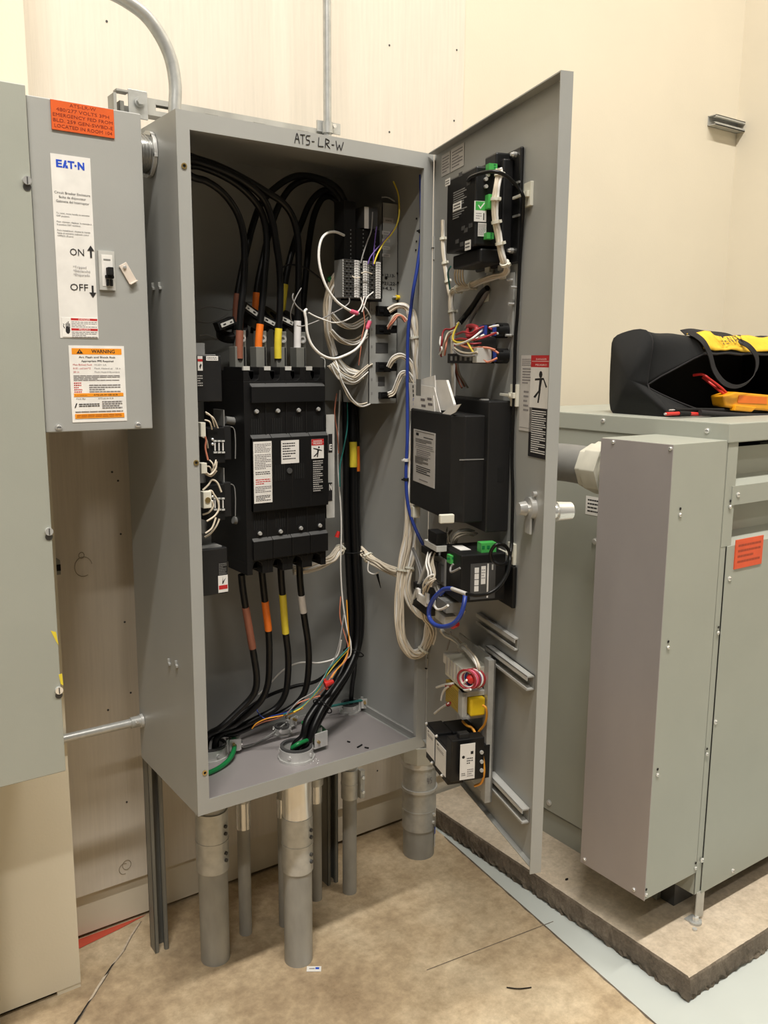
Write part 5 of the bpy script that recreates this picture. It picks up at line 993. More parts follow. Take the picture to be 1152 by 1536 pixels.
RW = [(((738, 494, .05), (728, 490, .06), (716, 494, .08), (706, 500, .09), (695, 498, .09), (684, 502, .08)), 'wire_red', 'upper red wire reaching the upper selector switch'),
      (((745, 499, .045), (732, 504, .06), (720, 508, .08), (706, 510, .09), (692, 508, .09), (682, 510, .08)), 'wire_red', 'lower red wire reaching the upper selector switch'),
      (((748, 488, .04), (738, 490, .05), (726, 494, .06), (718, 500, .08), (708, 508, .1), (696, 514, .1), (684, 517, .09), (679, 512, .07)), 'wire_white', 'white wire weaving from the upper selector switch to the harness'),
      (((747, 500, .04), (735, 500, .05), (722, 504, .07), (712, 510, .085)), 'wire_white', 'short white wire below the upper selector switch'),
      (((743, 525, .05), (733, 522, .06), (720, 521, .075), (704, 522, .09), (690, 518, .09), (682, 512, .07)), 'wire_salmon', 'salmon wire reaching the lower selector switch'),
      (((748, 530, .04), (738, 524, .05), (725, 523, .065), (712, 524, .08)), 'wire_salmon', 'pink wire reaching the lower selector switch'),
      (((746, 537, .045), (738, 541, .055), (731, 543, .06), (724, 539, .07)), 'wire_salmon', 'pink wire bent in a vee under the lower selector switch'),
      (((688, 484, .05), (684, 492, .06), (680, 502, .07), (680, 510, .08), (688, 514, .09), (700, 512, .09)), 'wire_yellow', 'pale yellow wire dropping from the diagonal black cable'),
      (((701, 513, .09), (706, 522, .09), (711, 530, .085), (716, 534, .08)), 'wire_yellow', 'bright yellow wire slanting to the grey connector'),
      (((684, 490, .05), (676, 494, .06), (668, 494, .07), (664, 500, .08), (663, 512, .085), (661, 525, .085), (662, 535, .08)), 'wire_red', 'red wire hooping left over the cream wire ends'),
      (((680, 496, .06), (672, 500, .07), (668, 510, .08), (665, 522, .08), (664, 534, .08)), 'wire_beige', 'cream wire hooping left beside the red hoop'),
      (((677, 500, .06), (671, 508, .07), (669, 520, .08), (667, 533, .08)), 'wire_salmon', 'salmon wire hooping left inside the red hoop'),
      (((661, 505, .08), (660, 515, .085), (663, 524, .085), (659, 532, .085)), 'wire_white', 'white wire end hanging loose at the far left of the red wires'),
      (((682, 522, .09), (692, 528, .095), (704, 530, .09), (716, 528, .085)), 'wire_beige', 'cream wire sagging above the black terminal strip'),
      (((680, 524, .09), (690, 532, .095), (702, 534, .095), (714, 533, .09)), 'wire_grey', 'grey wire sagging over the black terminal strip'),
      (((682, 518, .09), (694, 516, .09), (708, 516, .08), (722, 515, .06)), 'wire_red', 'red wire running into the small dark relay'),
      (((684, 545, .06), (686, 558, .05), (691, 568, .04), (697, 580, .03)), 'wire_salmon', 'salmon wire dropping below the black terminal strip'),
      (((686, 545, .06), (689, 560, .05), (696, 572, .04), (702, 582, .03)), 'wire_beige', 'cream wire dropping below the black terminal strip'),
      (((685, 545, .055), (684, 560, .045), (688, 572, .035), (693, 582, .03)), 'wire_brown', 'brown wire dropping below the black terminal strip')]
for pts, m, lab in RW: dcable('control_wire', pts, .0024, m, lab, n=7)
o = k = MB(); q = dzl(707, 500, .07)
k.tube([dp(702, 490, .06), dp(708, 489, .065), dp(715, 492, .07), dp(712, 500, .075), dp(704, 506, .08), dp(701, 498, .07), dp(706, 492, .06)], .0055, 'wire_red', 8); tag(k.build('wire_coil'), 'thick knot of red wire left of the upper selector switch', 'wire')
k = MB(); k.tube([dp(731, 432, .014), dp(722, 440, .016), dp(710, 458, .02), dp(698, 474, .03), dp(690, 484, .045)], .0068, 'cable_black', 10); k.cyl(dp(690, 484, .045), dp(686, 487, .05), .0045, 'wire_white', 8); tag(k.build('control_cable'), 'diagonal black cable from the cream cable mount to the red wires', 'cable')
k = MB(); k.tube([dp(733, 434, .010), dp(726, 446, .010), dp(715, 462, .012), dp(705, 480, .02), dp(700, 494, .04)], .0058, 'wire_grey', 10); tag(k.build('control_cable'), 'grey tube added as the shadow of the diagonal black cable', 'cable')  # shadow of the black cable on the door, built as a grey tube
# ---- big black box with pocket
o = thing('control_box', dw(.34, .06, 1.375), 'big black box with a white data label holding folded papers on the open door', 'control box')
k = MB(); D0, D1, NF = .186, .485, .126
k.dbox(D0 + .01, .505, .003, .058, 1.372, 1.664, 'black_sheet')
zt_, zb_ = 1.632, 1.392
k.prism([dw(D0, .05, zb_), dw(D0, NF, zb_), dw(D1 - .028, NF, zb_), dw(D1, NF - .022, zb_), dw(D1, .05, zb_)], UP * (zt_ - zb_), 'black_sheet')
k.build('housing', o, .003)
k = MB(); k.dbox(D0 + .004, D1 - .02, .085, NF - .003, zt_, zt_ + .001, 'void_black'); k.build('pocket_opening', o)
k = MB(); p, q = dloc(dd(689, 690, D1)), dloc(dd(742, 691, D1)); k.dbox(D1, D1 + .001, q[1], p[1], p[2] - .001, p[2] + .0015, 'mid_grey'); p, q = dloc(dd(741, 700, D1)), dloc(dd(750, 721, D1)); k.dbox(D1 + .02, D1 + .0206, q[1], p[1], q[2], p[2], 'void_black'); k.build('seam', o)
part(dlabel('data_label', o, (621, 643), (652, 733), 'label_grey', lambda w_, h: [('r', w_ * .12, h * .89, w_ * .25, h * .94, 'ink'), ('l', w_ * .48, h * .86, w_ * .9, h * .9, 1, 'ink'), ('l', w_ * .1, h * .76, w_ * .85, h * .84, 3, 'ink'), ('l', w_ * .12, h * .68, w_ * .9, h * .75, 2, 'ink_grey'), ('r', w_ * .08, h * .66, w_ * .95, h * .664, 'ink'), ('l', w_ * .15, h * .5, w_ * .8, h * .64, 4, 'ink_grey'), ('l', w_ * .1, h * .36, w_ * .7, h * .5, 6, 'ink'), ('l', w_ * .15, h * .18, w_ * .8, h * .33, 4, 'ink'), ('l', w_ * .3, h * .05, w_ * .7, h * .09, 1, 'ink_grey'), ('r', w_ * .08, h * .97, w_ * .95, h * .975, 'ink')], NF + .0004), 'white printed data label')
k = MB(); c = dd(728, 604, D1 - .03); k.cyl(c - DN * .006, c + DN * .012, .009, 'chrome', 16); k.cyl(c - DN * .02, c - DN * .006, .006, 'chrome', 12); part(k.build('knob', o), 'chrome knob')
for tl, br, n1 in (((659, 772), (679, 792), 0), ((736, 782), (748, 793), 1)):
    p = dd((tl[0] + br[0]) / 2, tl[1], D1 - .01); k = MB(); k.obox(p - UP * .018 - DN * .016, DN * .034, UP * .02, DU * .012, 'ivory_plastic'); part(k.build('corner_spacer', o, .002), 'white corner spacer')
p = dp(616, 758, NF); k = MB(); k.obox(p - UP * .03 - DU * .0, DU * .02, UP * .03, -DN * .02, 'ivory_plastic'); part(k.build('corner_spacer', o, .003), 'white corner spacer')
# papers in the pocket
def sheet(pts, lab, extra=None, th=.0015):
    k = MB(); k.prism([dp(*p) for p in pts], DN * th, 'white_paper')
    if extra: extra(k)
    tag(k.build('paper'), lab, 'papers')
def pr1(k):
    for j in range(5): p = dp(618.8 + .3 * j, 582 + 6.5 * j, .1195); k.obox(p, DU * .008, UP * .007, DN * .0004, 'ink_blue' if j > 2 else 'dark_grey')
    p = dp(624, 593, .1195); k.obox(p, DU * .035, UP * .04, DN * .0003, 'mid_grey')
sheet(((616, 616, .118), (614, 574, .118), (652, 581, .118), (664, 628, .118)), 'front folded paper with printed margin marks sticking out of the big black box', pr1)
sheet(((624, 612, .112), (622, 572, .112), (653, 563, .112), (655, 608, .112)), 'paper with slanted top edge behind the front folded paper in the big black box')
sheet(((646, 615, .106), (650, 570, .106), (673, 570, .106), (684, 606, .106), (684, 616, .106)), 'tall white paper bundle at the right of the papers in the big black box', None, .006)
def pr2(k):
    for a_ in ((631, 601), (641, 600), (632, 610), (642, 608)): p = dp(*a_, .1225); k.obox(p, DU * .03, UP * .006, DN * .0003, 'ink_grey')
sheet(((621, 617, .121), (621, 598, .121), (651, 593, .121), (653, 620, .121)), 'small printed slip in front of the papers in the big black box', pr2)
sheet(((662, 622, .123), (678, 609, .123), (692, 606, .123), (684, 618, .123), (670, 626, .123)), 'folded white corner of paper curling over the rim of the big black box')
# ---- low controller
LD = .545
o = thing('controller', dw(.5, .06, 1.22), 'black low controller with pale label fields and green plugs at mid height on the door', 'controller')
p, q = dloc(dd(692, 833, LD)), dloc(dd(757, 908, LD))
k = MB(); k.dbox(.42, LD, max(.004, q[1]), p[1], dloc(dd(692, 905, LD))[2], p[2], 'black_plastic'); k.dbox(.44, LD + .012, .002, .012, dloc(dd(757, 912, LD))[2], dloc(dd(757, 850, LD))[2] - .0, 'black_plastic'); part(k.build('housing', o, .003), 'black housing'); LZ = p[2]
part(sface('label_panel', o, LD + .0004, (706, 846), (742, 897), 'dark_grey', lambda w_, h: [('r', w_ * (.16), h * y, w_ * .33, h * (y + .15), 'label_white') for y in (.74, .57, .4, .23)] + [('r', w_ * .42, h * .42, w_ * .6, h * .92, 'label_white'), ('r', w_ * .66, h * .03, w_ * .72, h * .98, 'label_white'), ('l', w_ * .44, h * .55, w_ * .58, h * .85, 4, 'ink_grey'), ('r', w_ * .84, h * .8, w_ * .9, h * .95, 'light_grey')]), 'grey panel with white fields')
k = MB(); a_ = bz(694, 833, LZ + .001); k.dbox(.45, .50, .09, .115, LZ, LZ + .001, 'label_white'); k.build('top_label', o)
for tl, br, nm in (((720, 814), (742, 831), 0), ((676, 834), (692, 845), 1)):
    if nm == 0: p, q = dloc(dd(*tl, LD - .02)), dloc(dd(*br, LD - .02)); k = MB(); k.dbox(LD - .035, LD - .012, q[1], p[1], LZ - .002, p[2], 'green_plastic')
    else: k = MB(); p, q = dloc(dd(*tl, .50)), dloc(dd(*br, .50)); k.dbox(.478, .50, q[1], p[1], q[2], p[2], 'green_plastic')
    for j in range(3): k.dbox((LD - .012) if nm == 0 else .50, (LD - .0115) if nm == 0 else .5005, q[1] + .004 + j * .012, q[1] + .011 + j * .012, (p[2] + LZ) / 2 - .003 if nm == 0 else p[2] - .008, (p[2] + LZ) / 2 + .005 if nm == 0 else p[2] - .003, 'wire_green')
    part(k.build('terminal_plug', o, .0008), 'green terminal plug')
k = MB()
for y in (872, 890): p = dp(763, y, .004); k.obox(p, DU * .02, UP * .006, DN * .006, 'chrome')
k.build('mounting_ear', o)
# relay bases and terminal carriers left of the low controller
o = thing('relay', dp(676, 885, .13), 'grey relay base with dark sockets left of the low controller', 'relay')
k = MB(); d_, _, z_ = dzl(676, 862, .13); k.dbox(.37, .46, .06, .135, z_ - .035, z_ + .03, 'flex_grey'); k.build('base', o, .003)
k = MB()
for j in range(3): k.dbox(.38 + .026 * j, .40 + .026 * j, .135, .141, z_ - .024, z_ + .016, 'dark_grey')
k.dbox(.38, .45, .135, .1365, z_ + .015, z_ + .02, 'mid_grey'); k.build('socket', o)
dcable('control_wire', ((680, 846, .14), (676, 852, .145), (677, 858, .15), (690, 852, .14)), .0024, 'wire_grey', 'grey wire hooking under the left green plug of the low controller')
o = thing('wiring_carrier', dp(640, 860, .15), 'slanted grey rail carrying black and white connectors below the big black box', 'rail')
k = MB(); k.tube([dp(648, 822, .14), dp(634, 862, .15), dp(618, 904, .16)], .0065, 'light_grey', 4, 1); k.build('rail', o)
for (x, y, hd, hz, m, nm) in ((656, 805, .028, .013, 'black_plastic', 'black_connector'), (653, 818, .04, .007, 'light_grey', 'grey_housing'), (645, 826, .025, .008, 'black_plastic', 'black_connector'), (640, 886, .06, .009, 'black_plastic', 'black_connector'), (636, 910, .055, .008, 'black_plastic', 'black_connector'), (635, 899, .03, .010, 'label_white', 'white_latch'), (629, 890, .008, .012, 'label_white', 'white_latch'), (642, 897, .008, .012, 'label_white', 'white_latch')):
    dblock(nm, x, y, .135 if 'latch' not in nm else .155, .16 if 'latch' not in nm else .166, hd, hz, m, o)
o = thing('terminal_carrier', dp(664, 925, .14), 'grey and cream connector with a white wire loop inside the blue cable coil', 'connector')
dblock('body', 668, 903, .11, .145, .05, .012, 'mid_grey', o); dblock('face', 655, 898, .12, .15, .02, .014, 'ivory_plastic', o); dblock('lower_body', 664, 922, .11, .14, .05, .010, 'light_grey', o)
k = MB(); k.tube([dp(652, 899, .155), dp(652, 908, .158), dp(656, 914, .158), (dp(664, 913, .158)), dp(672, 908, .155)], .0028, 'wire_white', 7); tag(k.build('control_wire'), 'white wire loop in front of the grey connector inside the blue coil', 'wire')
o = thing('circuit_board', dp(656, 870, .13), 'beige edged circuit board standing between the slanted rail and the low controller', 'circuit board')
k = MB(); a_, b_ = dzl(648, 830, .13), dzl(664, 885, .13); k.dbox(a_[0], b_[0], .10, .125, b_[2], a_[2], 'flex_grey'); k.build('board', o, .002); k = MB()
for y in (832, 847, 858, 873): p = dp(657, y, .126); k.obox(p, DU * .018, UP * .004, DN * .008, 'light_grey')
k.build('tab', o)
for nm, pts, cnt, lab in (('wire_fan', ((672, 795, .08), (668, 806, .1), (670, 818, .11), (680, 828, .1), (692, 832, .08)), 5, 'fan of cream wires curling under the big black box'), ('wire_fan', ((712, 800, .05), (698, 798, .08), (684, 804, .1), (680, 816, .1), (686, 828, .1), (696, 832, .09)), 6, 'second fan of cream wires curling above the low controller'), ('wire_fan', ((648, 830, .15), (645, 845, .16), (648, 862, .16), (644, 878, .165)), 6, 'cream wires down the slanted rail'), ('wire_fan', ((652, 866, .16), (644, 870, .17), (638, 880, .17), (635, 888, .168)), 4, 'cream wires arching into the lower black connector'), ('wire_fan', ((657, 882, .13), (660, 892, .135), (662, 903, .13), (664, 915, .13)), 7, 'cream wires dropping through the blue coil'), ('wire_fan', ((634, 913, .15), (638, 925, .14), (646, 935, .12), (650, 950, .08), (646, 965, .05)), 8, 'fan of cream wires feeding the bottom of the deep harness loop')):
    bundle(nm, [dp(*p) for p in pts], .0115, cnt, .0023, BEI, lab, twist=.5)
for pts, m, lab in ((((618, 822, .1), (625, 842, .11), (630, 862, .12), (627, 880, .14)), 'wire_grey', 'left grey wire falling behind the slanted rail'), (((620, 822, .1), (629, 845, .11), (634, 866, .12), (632, 882, .14)), 'wire_grey', 'right grey wire falling behind the slanted rail'), (((676, 948, .03), (674, 960, .03), (670, 975, .03)), 'wire_grey', 'short grey wire below the blue coil'), (((698, 915, .06), (694, 922, .06), (690, 928, .06)), 'wire_beige', 'short cream wire end at the middle rail')):
    dcable('control_wire', pts, .0026, m, lab, n=7)
k = MB(); k.cyl(dp(679, 940, .11), dp(686, 936, .11), .006, 'red_plastic', 10); tag(k.build('wire_nut'), 'small red wire cap under the blue coil', 'wire terminal')
bundle('wire_harness', [dp(662, 944, .06), dp(668, 952, .055), dp(680, 958, .05), (dp(690, 966, .05)), dp(702, 976, .06), dp(712, 988, .07), dp(718, 1000, .07), dp(720, 1012, .06)], .0075, 6, .0028, BEI, 'cream harness slanting down to the white terminal block', ties=(.5,))
# ---- rails on the lower door
def rail(d0, d1, z0, z1, lab, dep=.02):
    o_ = thing('mounting_rail', dw((d0 + d1) / 2, .01, z0), lab, 'rail'); k = MB(); k.dbox(d0, d1, .0006, .003, z0, z1, 'galvanised_dull'); k.dbox(d0, d1, .0006, dep, z1 - .003, z1, 'light_grey'); k.dbox(d0, d1, .0006, dep, z0, z0 + .003, 'light_grey'); k.dbox(d0, d1, dep - .002, dep, z1 - .010, z1, 'light_grey'); k.dbox(d0, d1, dep - .002, dep, z0, z0 + .006, 'light_grey'); k.build('channel', o_); return o_
rail(.36, .572, 1.114, 1.142, 'upper mounting rail on the door under the low controller', .011); rail(.44, .655, 1.052, 1.084, 'middle mounting rail at the top of the lower door equipment'); rail(.47, .655, .742, .776, 'lowest mounting rail near the bottom of the door')
k = MB(); k.dbox(.30, .512, .026, .030, .722, 1.074, 'galvanised'); k.dbox(.488, .512, .026, .044, .722, 1.074, 'galvanised'); o = thing('equipment_plate', dw(.4, .03, .722), 'narrow upright steel plate carrying the transformers low on the door', 'mounting plate'); k.build('plate', o)
for y in (993, 1188): p = dp(731 if y < 1000 else 726, y, .03); screw('plate_screw', p, DN, .006, o, 'chrome', False, .008)
k = MB(); p, q = dzl(742, 1040, 0), dzl(756, 1200, 0)
# white terminal block
o = thing('terminal_block', dw(.42, .06, 1.0), 'white many poled terminal block at the top of the lower door equipment', 'terminal block')
a_, b_ = dzl(668, 982, .095), dzl(692, 1022, .095)
k = MB(); k.dbox(a_[0], b_[0], .03, .095, dzl(668, 1012, .095)[2], a_[2], 'ivory_plastic'); k.build('body', o, .002); zz0, zz1 = dzl(668, 1012, .095)[2], a_[2]
k = MB()
for j in range(5): k.dbox(b_[0], b_[0] + .0015, .034 + .012 * j, .0385 + .012 * j, zz0 + .006, zz1 - .006, 'wire_beige'); k.dbox(a_[0] + .01 + .02 * j, a_[0] + .02 + .02 * j, .095, .097, zz0 + .01, zz0 + .05, 'label_grey')
k.build('pole_divider', o); k = MB(); k.dbox(a_[0] - .03, a_[0] - .002, .05, .09, zz0 + .02, zz1 - .004, 'label_white'); k.build('end_cap', o, .004)
# coil of red / blue / white wire
c = dp(707, 1018, .085); k = MB()
for j in range(7): k.torus(c + DN * (.004 * j - .012), DN + DU * .9, .022 - .0015 * (j % 3), .0026, ('wire_red', 'wire_white', 'wire_blue', 'wire_red', 'wire_pink', 'wire_white', 'wire_red')[j], 20, 6)
k.ball(c, .012, 'red_plastic', 10); tag(k.build('wire_coil'), 'coil of red, white and blue wire below the white terminal block', 'wire')
dcable('control_wire', ((700, 1020, .1), (694, 1028, .1), (697, 1035, .1), (706, 1034, .1)), .0026, 'wire_white', 'white wire looping left of the red and blue coil', n=7)
dcable('control_wire', ((718, 1016, .06), (724, 1014, .05), (728, 1020, .045)), .0026, 'wire_pink', 'pink wire from the coil to the upright plate', n=7)
# yellow transformer
YD = .492; o = thing('small_transformer', dw(.44, .06, .94), 'small transformer with yellow wrapped coil and grey steel core on the lower door', 'transformer')
p, q = dloc(dd(694, 1039, YD)), dloc(dd(729, 1082, YD)); ZA, ZB = p[2] - .0, dloc(dd(694, 1080, YD))[2]; NA, NB = p[1], max(.032, q[1])
k = MB(); th = .012
k.dbox(.466, YD, NB, NA, ZA - th, ZA, 'light_grey'); k.dbox(.466, YD, NB, NA, ZB, ZB + .008, 'light_grey'); k.dbox(.466, YD, NA - .012, NA, ZB, ZA, 'light_grey'); k.dbox(.466, YD, NB, NB + .006, ZB, ZA, 'light_grey'); k.build('steel_core', o, .001)
k = MB(); k.dbox(.40, YD + .012, NB + .008, NA - .016, ZB + .010, ZA - .014, 'yellow_plastic'); part(k.build('coil_wrap', o, .004), 'yellow coil wrap')
k = MB()
for j in range(11): z_ = ZB + .006 + j * (ZA - ZB - .012) / 11; k.dbox(.385, .464, NB + .004, NA - .001, z_, z_ + .004, 'coil_gold')
k.dbox(.39, .464, NB + .006, NA - .004, ZB + .006, ZA - .006, 'coil_gold'); k.build('lamination_stack', o)
for pts, m, lab in ((((682, 1025, .09), (674, 1026, .1), (664, 1028, .1), (655, 1031, .1)), 'wire_white', 'upper loose white wire end poking left from the small transformer'), (((680, 1028, .09), (672, 1030, .1), (665, 1038, .1), (662, 1050, .1)), 'wire_white', 'drooping loose white wire end left of the small transformer'), (((680, 1052, .09), (672, 1056, .1), (662, 1062, .1), (652, 1070, .1)), 'wire_white', 'lower loose white wire end poking left from the small transformer')):
    o_ = dcable('wire_tail', pts, .0032, m, lab, n=7)
k = MB(); k.cyl(dp(681, 1027, .092), dp(670, 1029, .1), .005, 'wire_red', 8); k.cyl(dp(680, 1053, .092), dp(671, 1057, .1), .005, 'wire_red', 8); tag(k.build('wire_sleeve'), 'pair of dull red sleeves on the loose white wire ends', 'wire terminal')
dcable('control_wire', ((724, 1058, .06), (729, 1062, .055), (730, 1075, .05), (726, 1088, .05), (718, 1098, .055), (714, 1108, .06)), .0028, 'wire_orange', 'yellow orange wire curving right of the small transformer', n=7)
dcable('control_wire', ((694, 1082, .08), (700, 1088, .08), (708, 1092, .07), (714, 1102, .065), (720, 1118, .06), (725, 1140, .05), (726, 1160, .05), (722, 1174, .05), (712, 1179, .06)), .0032, 'wire_orange', 'long yellow orange wire round the right side of the black contactors', n=7)
k = MB(); k.cyl(dp(712, 1104, .07), dp(709, 1115, .07), .004, 'wire_white', 8); tag(k.build('wire_sleeve'), 'white sleeve above the black contactors', 'wire terminal')
# contactors
for i, ((x0, y0), (x1, y1), lab) in enumerate((((639.5, 1083), (652, 1144), 'left black contactor with tall white label at the bottom of the door equipment'), ((653, 1102), (669, 1164), 'right black contactor with tall white label at the bottom of the door equipment'))):
    NF_ = .14; a_, b_ = dzl(x0, y0, NF_), dzl(x1, y1, NF_); zt_ = a_[2]; zb_ = dzl(x0, y0 + 54, NF_)[2]
    o = thing('contactor', dw((a_[0] + b_[0]) / 2, .08, zb_), lab, 'contactor')
    k = MB(); k.dbox(a_[0], b_[0] + .010, .10, NF_, zb_, zt_, 'black_plastic'); k.dbox(a_[0] + .002, b_[0] + .010, .034, .098, zb_ + .004, zt_ - .002, 'black_plastic'); k.build('housing', o, .0025)
    part(dlabel('rating_label', o, (x0 + 1, y0 + 7), (x1 - .5, y0 + 58 + 6 * i), 'label_white', lambda w_, h: [('r', w_ * .15, h * .88, w_ * .3, h * .92, 'ink'), ('l', w_ * .15, h * .7, w_ * .8, h * .82, 2, 'ink_grey')], NF_ + .0004), 'tall white label')
    for y in (y0 + 2, y0 + 57): p = dp((x0 + x1) / 2 - 1 + (4 if y > y0 + 9 else -4), y + (4 if y > y0 + 9 else 0), NF_); screw('terminal_screw', p, DN, .004, o, 'chrome', False, .005)
o = thing('contactor', dw(.55, .08, .8), 'small black auxiliary contactor with a printed white label facing the door edge', 'contactor'); AD = .548
p, q = dloc(dd(678, 1112, AD)), dloc(dd(725, 1180, AD)); zb_ = dloc(dd(690, 1172, AD))[2]
k = MB(); k.dbox(.515, AD, max(.03, q[1]), p[1], zb_, p[2], 'black_plastic'); k.dbox(.52, AD + .012, p[1] - .05, p[1] - .02, zb_ + .012, p[2] - .012, 'black_plastic'); k.dbox(.525, AD - .004, p[1] - .045, p[1] - .02, p[2] - .002, p[2] + .012, 'black_sheet'); k.build('housing', o, .002)
part(sface('rating_label', o, AD + .0124, (690.5, 1117), (711.5, 1167), 'label_white', lambda w_, h: [('p', [(w_ * (.22 + .1 * math.cos(t)), h * .64 + w_ * .1 * math.sin(t)) for t in [i * .7 for i in range(9)]], 'ink'), ('r', w_ * .7, h * .7, w_ * .88, h * .78, 'ink'), ('l', w_ * .45, h * .42, w_ * .9, h * .62, 3, 'ink'), ('l', w_ * .12, h * .1, w_ * .38, h * .2, 2, 'ink'), ('l', w_ * .5, h * .06, w_ * .9, h * .3, 4, 'ink_grey')]), 'white printed label')
k = MB()
for y in (1128, 1142, 1155): p_ = dd(722, y, AD); k.cyl(p_, p_ + DU * .004, .0045, 'die_cast', 8)
k.build('terminal_screw', o)
k = MB(); p_ = dp(678, 1165, .1); k.cyl(p_, p_ - UP * .012, .006, 'ivory_plastic', 8); k.build('cord_stub', o)
# ============================================================ DRY TYPE TRANSFORMER ON THE PAD
GT = 'grey_enamel_far'; RX = 2.55; BYT = .40; NX = Vector((-1, 0, 0))
TR = thing('transformer_enclosure', (1.95, -.05, PADH), 'large grey floor standing transformer cabinet on the concrete pad at right', 'transformer cabinet')
def fz(x, y): return by(x, y, TY).z
k = MB(); zt = 1.535
k.box((TX, TY + .002, .172), (TX + .003, BYT, zt), GT); k.box((TX, BYT - .003, .172), (RX, BYT, zt), GT); k.box((RX - .003, TY + .002, .172), (RX, BYT, zt), GT); k.box((TX, TY + .1, .172), (RX, BYT, .176), GT)
k.box((TX, TY + .002, .172), (TX + .028, TY + .005, zt), GT); k.box((TX + .3, TY + .09, .2), (RX - .1, BYT - .05, zt - .02), 'dark_grey')
part(k.build('body', TR, .001), 'grey sheet steel body')
k = MB(); k.box((TX - .005, TY - .004, zt - .002), (RX + .005, BYT + .004, TZ), GT); part(k.build('top_cover', TR, .003), 'overhanging top cover')
zp = fz(1093, 819)
k = MB(); k.box((TX + .030, TY - .002, .168), (RX, TY + .001, zp), GT); part(k.build('front_panel', TR, .001), 'front panel')
# louvred section: slats between dark openings
x0 = TX + .052
k = MB(); k.box((TX + .004, TY + .001, zp), (TX + .05, TY + .004, zt), GT)
for ya, yb, sl in ((716, 728, 0), (800, 818, 0)):
    z1, z0_ = fz(1115, ya), fz(1115, yb); k.hexa([Vector(v) for v in ((x0 - .01, TY - .001, z0_ - .004), (RX, TY - .001, z0_ - .004), (RX, TY + .05, z1 - .004), (x0 - .01, TY + .05, z1 - .004), (x0 - .01, TY - .001, z0_), (RX, TY - .001, z0_), (RX, TY + .05, z1), (x0 - .01, TY + .05, z1))], GT)
k.box((TX + .034, TY - .002, fz(1103, 757)), (RX, TY + .001, fz(1103, 729)), GT); k.box((x0, TY + .05, zp - .02), (RX, TY + .053, zt - .022), GT); part(k.build('louvre', TR), 'ventilation louvres')
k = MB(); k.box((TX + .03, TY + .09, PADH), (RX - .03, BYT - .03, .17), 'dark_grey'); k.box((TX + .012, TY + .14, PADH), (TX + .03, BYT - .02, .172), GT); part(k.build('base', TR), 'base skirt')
k = MB(); f0 = bz(1043, 1384, PADH); k.box((TX + .012, TY + .0, PADH + .012), (TX + .05, TY + .003, .175), 'galvanised'); k.box((TX + .0, TY - .004, PADH), (TX + .04, TY + .03, PADH + .004), 'galvanised'); k.cyl(f0, f0 + UP * .007, .019, 'galvanised', 16); k.cyl(f0 + UP * .007, f0 + UP * .02, .010, 'chrome', 6); part(k.build('foot', TR), 'bolted steel foot')
for x, y in ((1107, 742), (1094, 868), (1073, 1083), (1053, 1290), (1099, 1306)): screw('panel_screw', by(x, y, TY - .002), N, .0075, TR)
for x, y in ((905, 631), (1061, 646)): screw('cover_screw', bx(x, y, TX - .005), NX, .008, TR)
for x, y in ((893, 812), (824, 1204)): screw('side_screw', bx(x, y, TX), NX, .011, TR, 'die_cast', False, .006)
p, q = by(1103, 814, TY - .002), by(1141, 843, TY - .002)
part(sticker('nameplate', TR, Vector((p.x, TY - .002, q.z - .004)), U, UP, N, q.x - p.x, .085, 'tag_red', [('l', .012, .012, q.x - p.x - .012, .075, 4, 'tag_ink')], .003), 'engraved orange nameplate')
p = bx(886, 756, TX); k = MB(); ly = Vector((0, -1, 0)); a_, b_ = bx(879, 752, TX), bx(902, 766, TX)
part(sticker('warning_sticker', TR, Vector((TX, a_.y, b_.z - .02)), ly, UP, NX, a_.y - b_.y + .03, .06, 'label_white', [('l', .008, .006, a_.y - b_.y + .02, .054, 4, 'ink')]), 'small white printed sticker')

# wireway box on the transformer's left side
WX0, WY1, WZ0, WZ1 = 1.123, -.252, .247, 1.541
o = thing('wireway_box', (WX0 + .12, -.37, WZ0), 'tall narrow steel wiring box fixed to the left front of the transformer cabinet', 'wiring box')
k = MB(); k.box((WX0 + .003, TY, WZ0), (TX - .0015, WY1, WZ1), GT); k.build('body', o, .0015)
k = MB(); k.box((WX0, TY - .001, WZ0 - .002), (WX0 + .0025, WY1 + .001, WZ1 - .001), 'lid_sheet'); part(k.build('lid', o, .0008), 'bare metal lid')
for x, y in ((920, 663), (1006, 673), (877, 1289), (951, 1334)): screw('lid_screw', bx(x, y, WX0), NX, .0058, o)
for x, y in ((1020, 772), (1002, 971), (986, 1162), (969, 1342), (1095, 760), (1077, 949), (1060, 1131), (1043, 1302)):
    p = by(x, y, TY - .001); s_ = screw('panel_screw', p, N, .0055, o); h_ = MB(); h_.cyl(p + UP * .016 + N * .0006, p + UP * .016, .004, 'seam_gap', 10); h_.build('keyhole', o)
# flexible conduit from behind the door
c = by(893, 706, WY1 + .03); cx, cz = max(c.x, WX0 + .075), c.z
o = thing('flexible_conduit', (cx, WY1, cz - .07), 'thick grey flexible conduit entering the back of the tall wiring box', 'conduit')
path = [Vector((cx, WY1 + .06, cz)), Vector((cx, .0, cz)), Vector((cx - .01, .15, cz - .04)), Vector((cx - .06, .28, cz - .2)), Vector((cx - .12, .36, cz - .5)), Vector((1.0, .395, .70)), Vector((.999, .395, .42))]
MB().tube(path, .0575, 'flex_grey', 28, 8).build('jacket', o)
k = MB(); k.ring((cx, WY1 + .0, cz), (cx, WY1 + .02, cz), .062, .04, 'fitting_grey', 24); k.ring((cx, WY1 + .02, cz), (cx, WY1 + .075, cz), .078, .05, 'fitting_grey', 8); k.ring((cx, WY1 + .075, cz), (cx, WY1 + .10, cz), .070, .05, 'fitting_grey', 8); part(k.build('connector_nut', o, .003), 'pale octagonal connector nut')

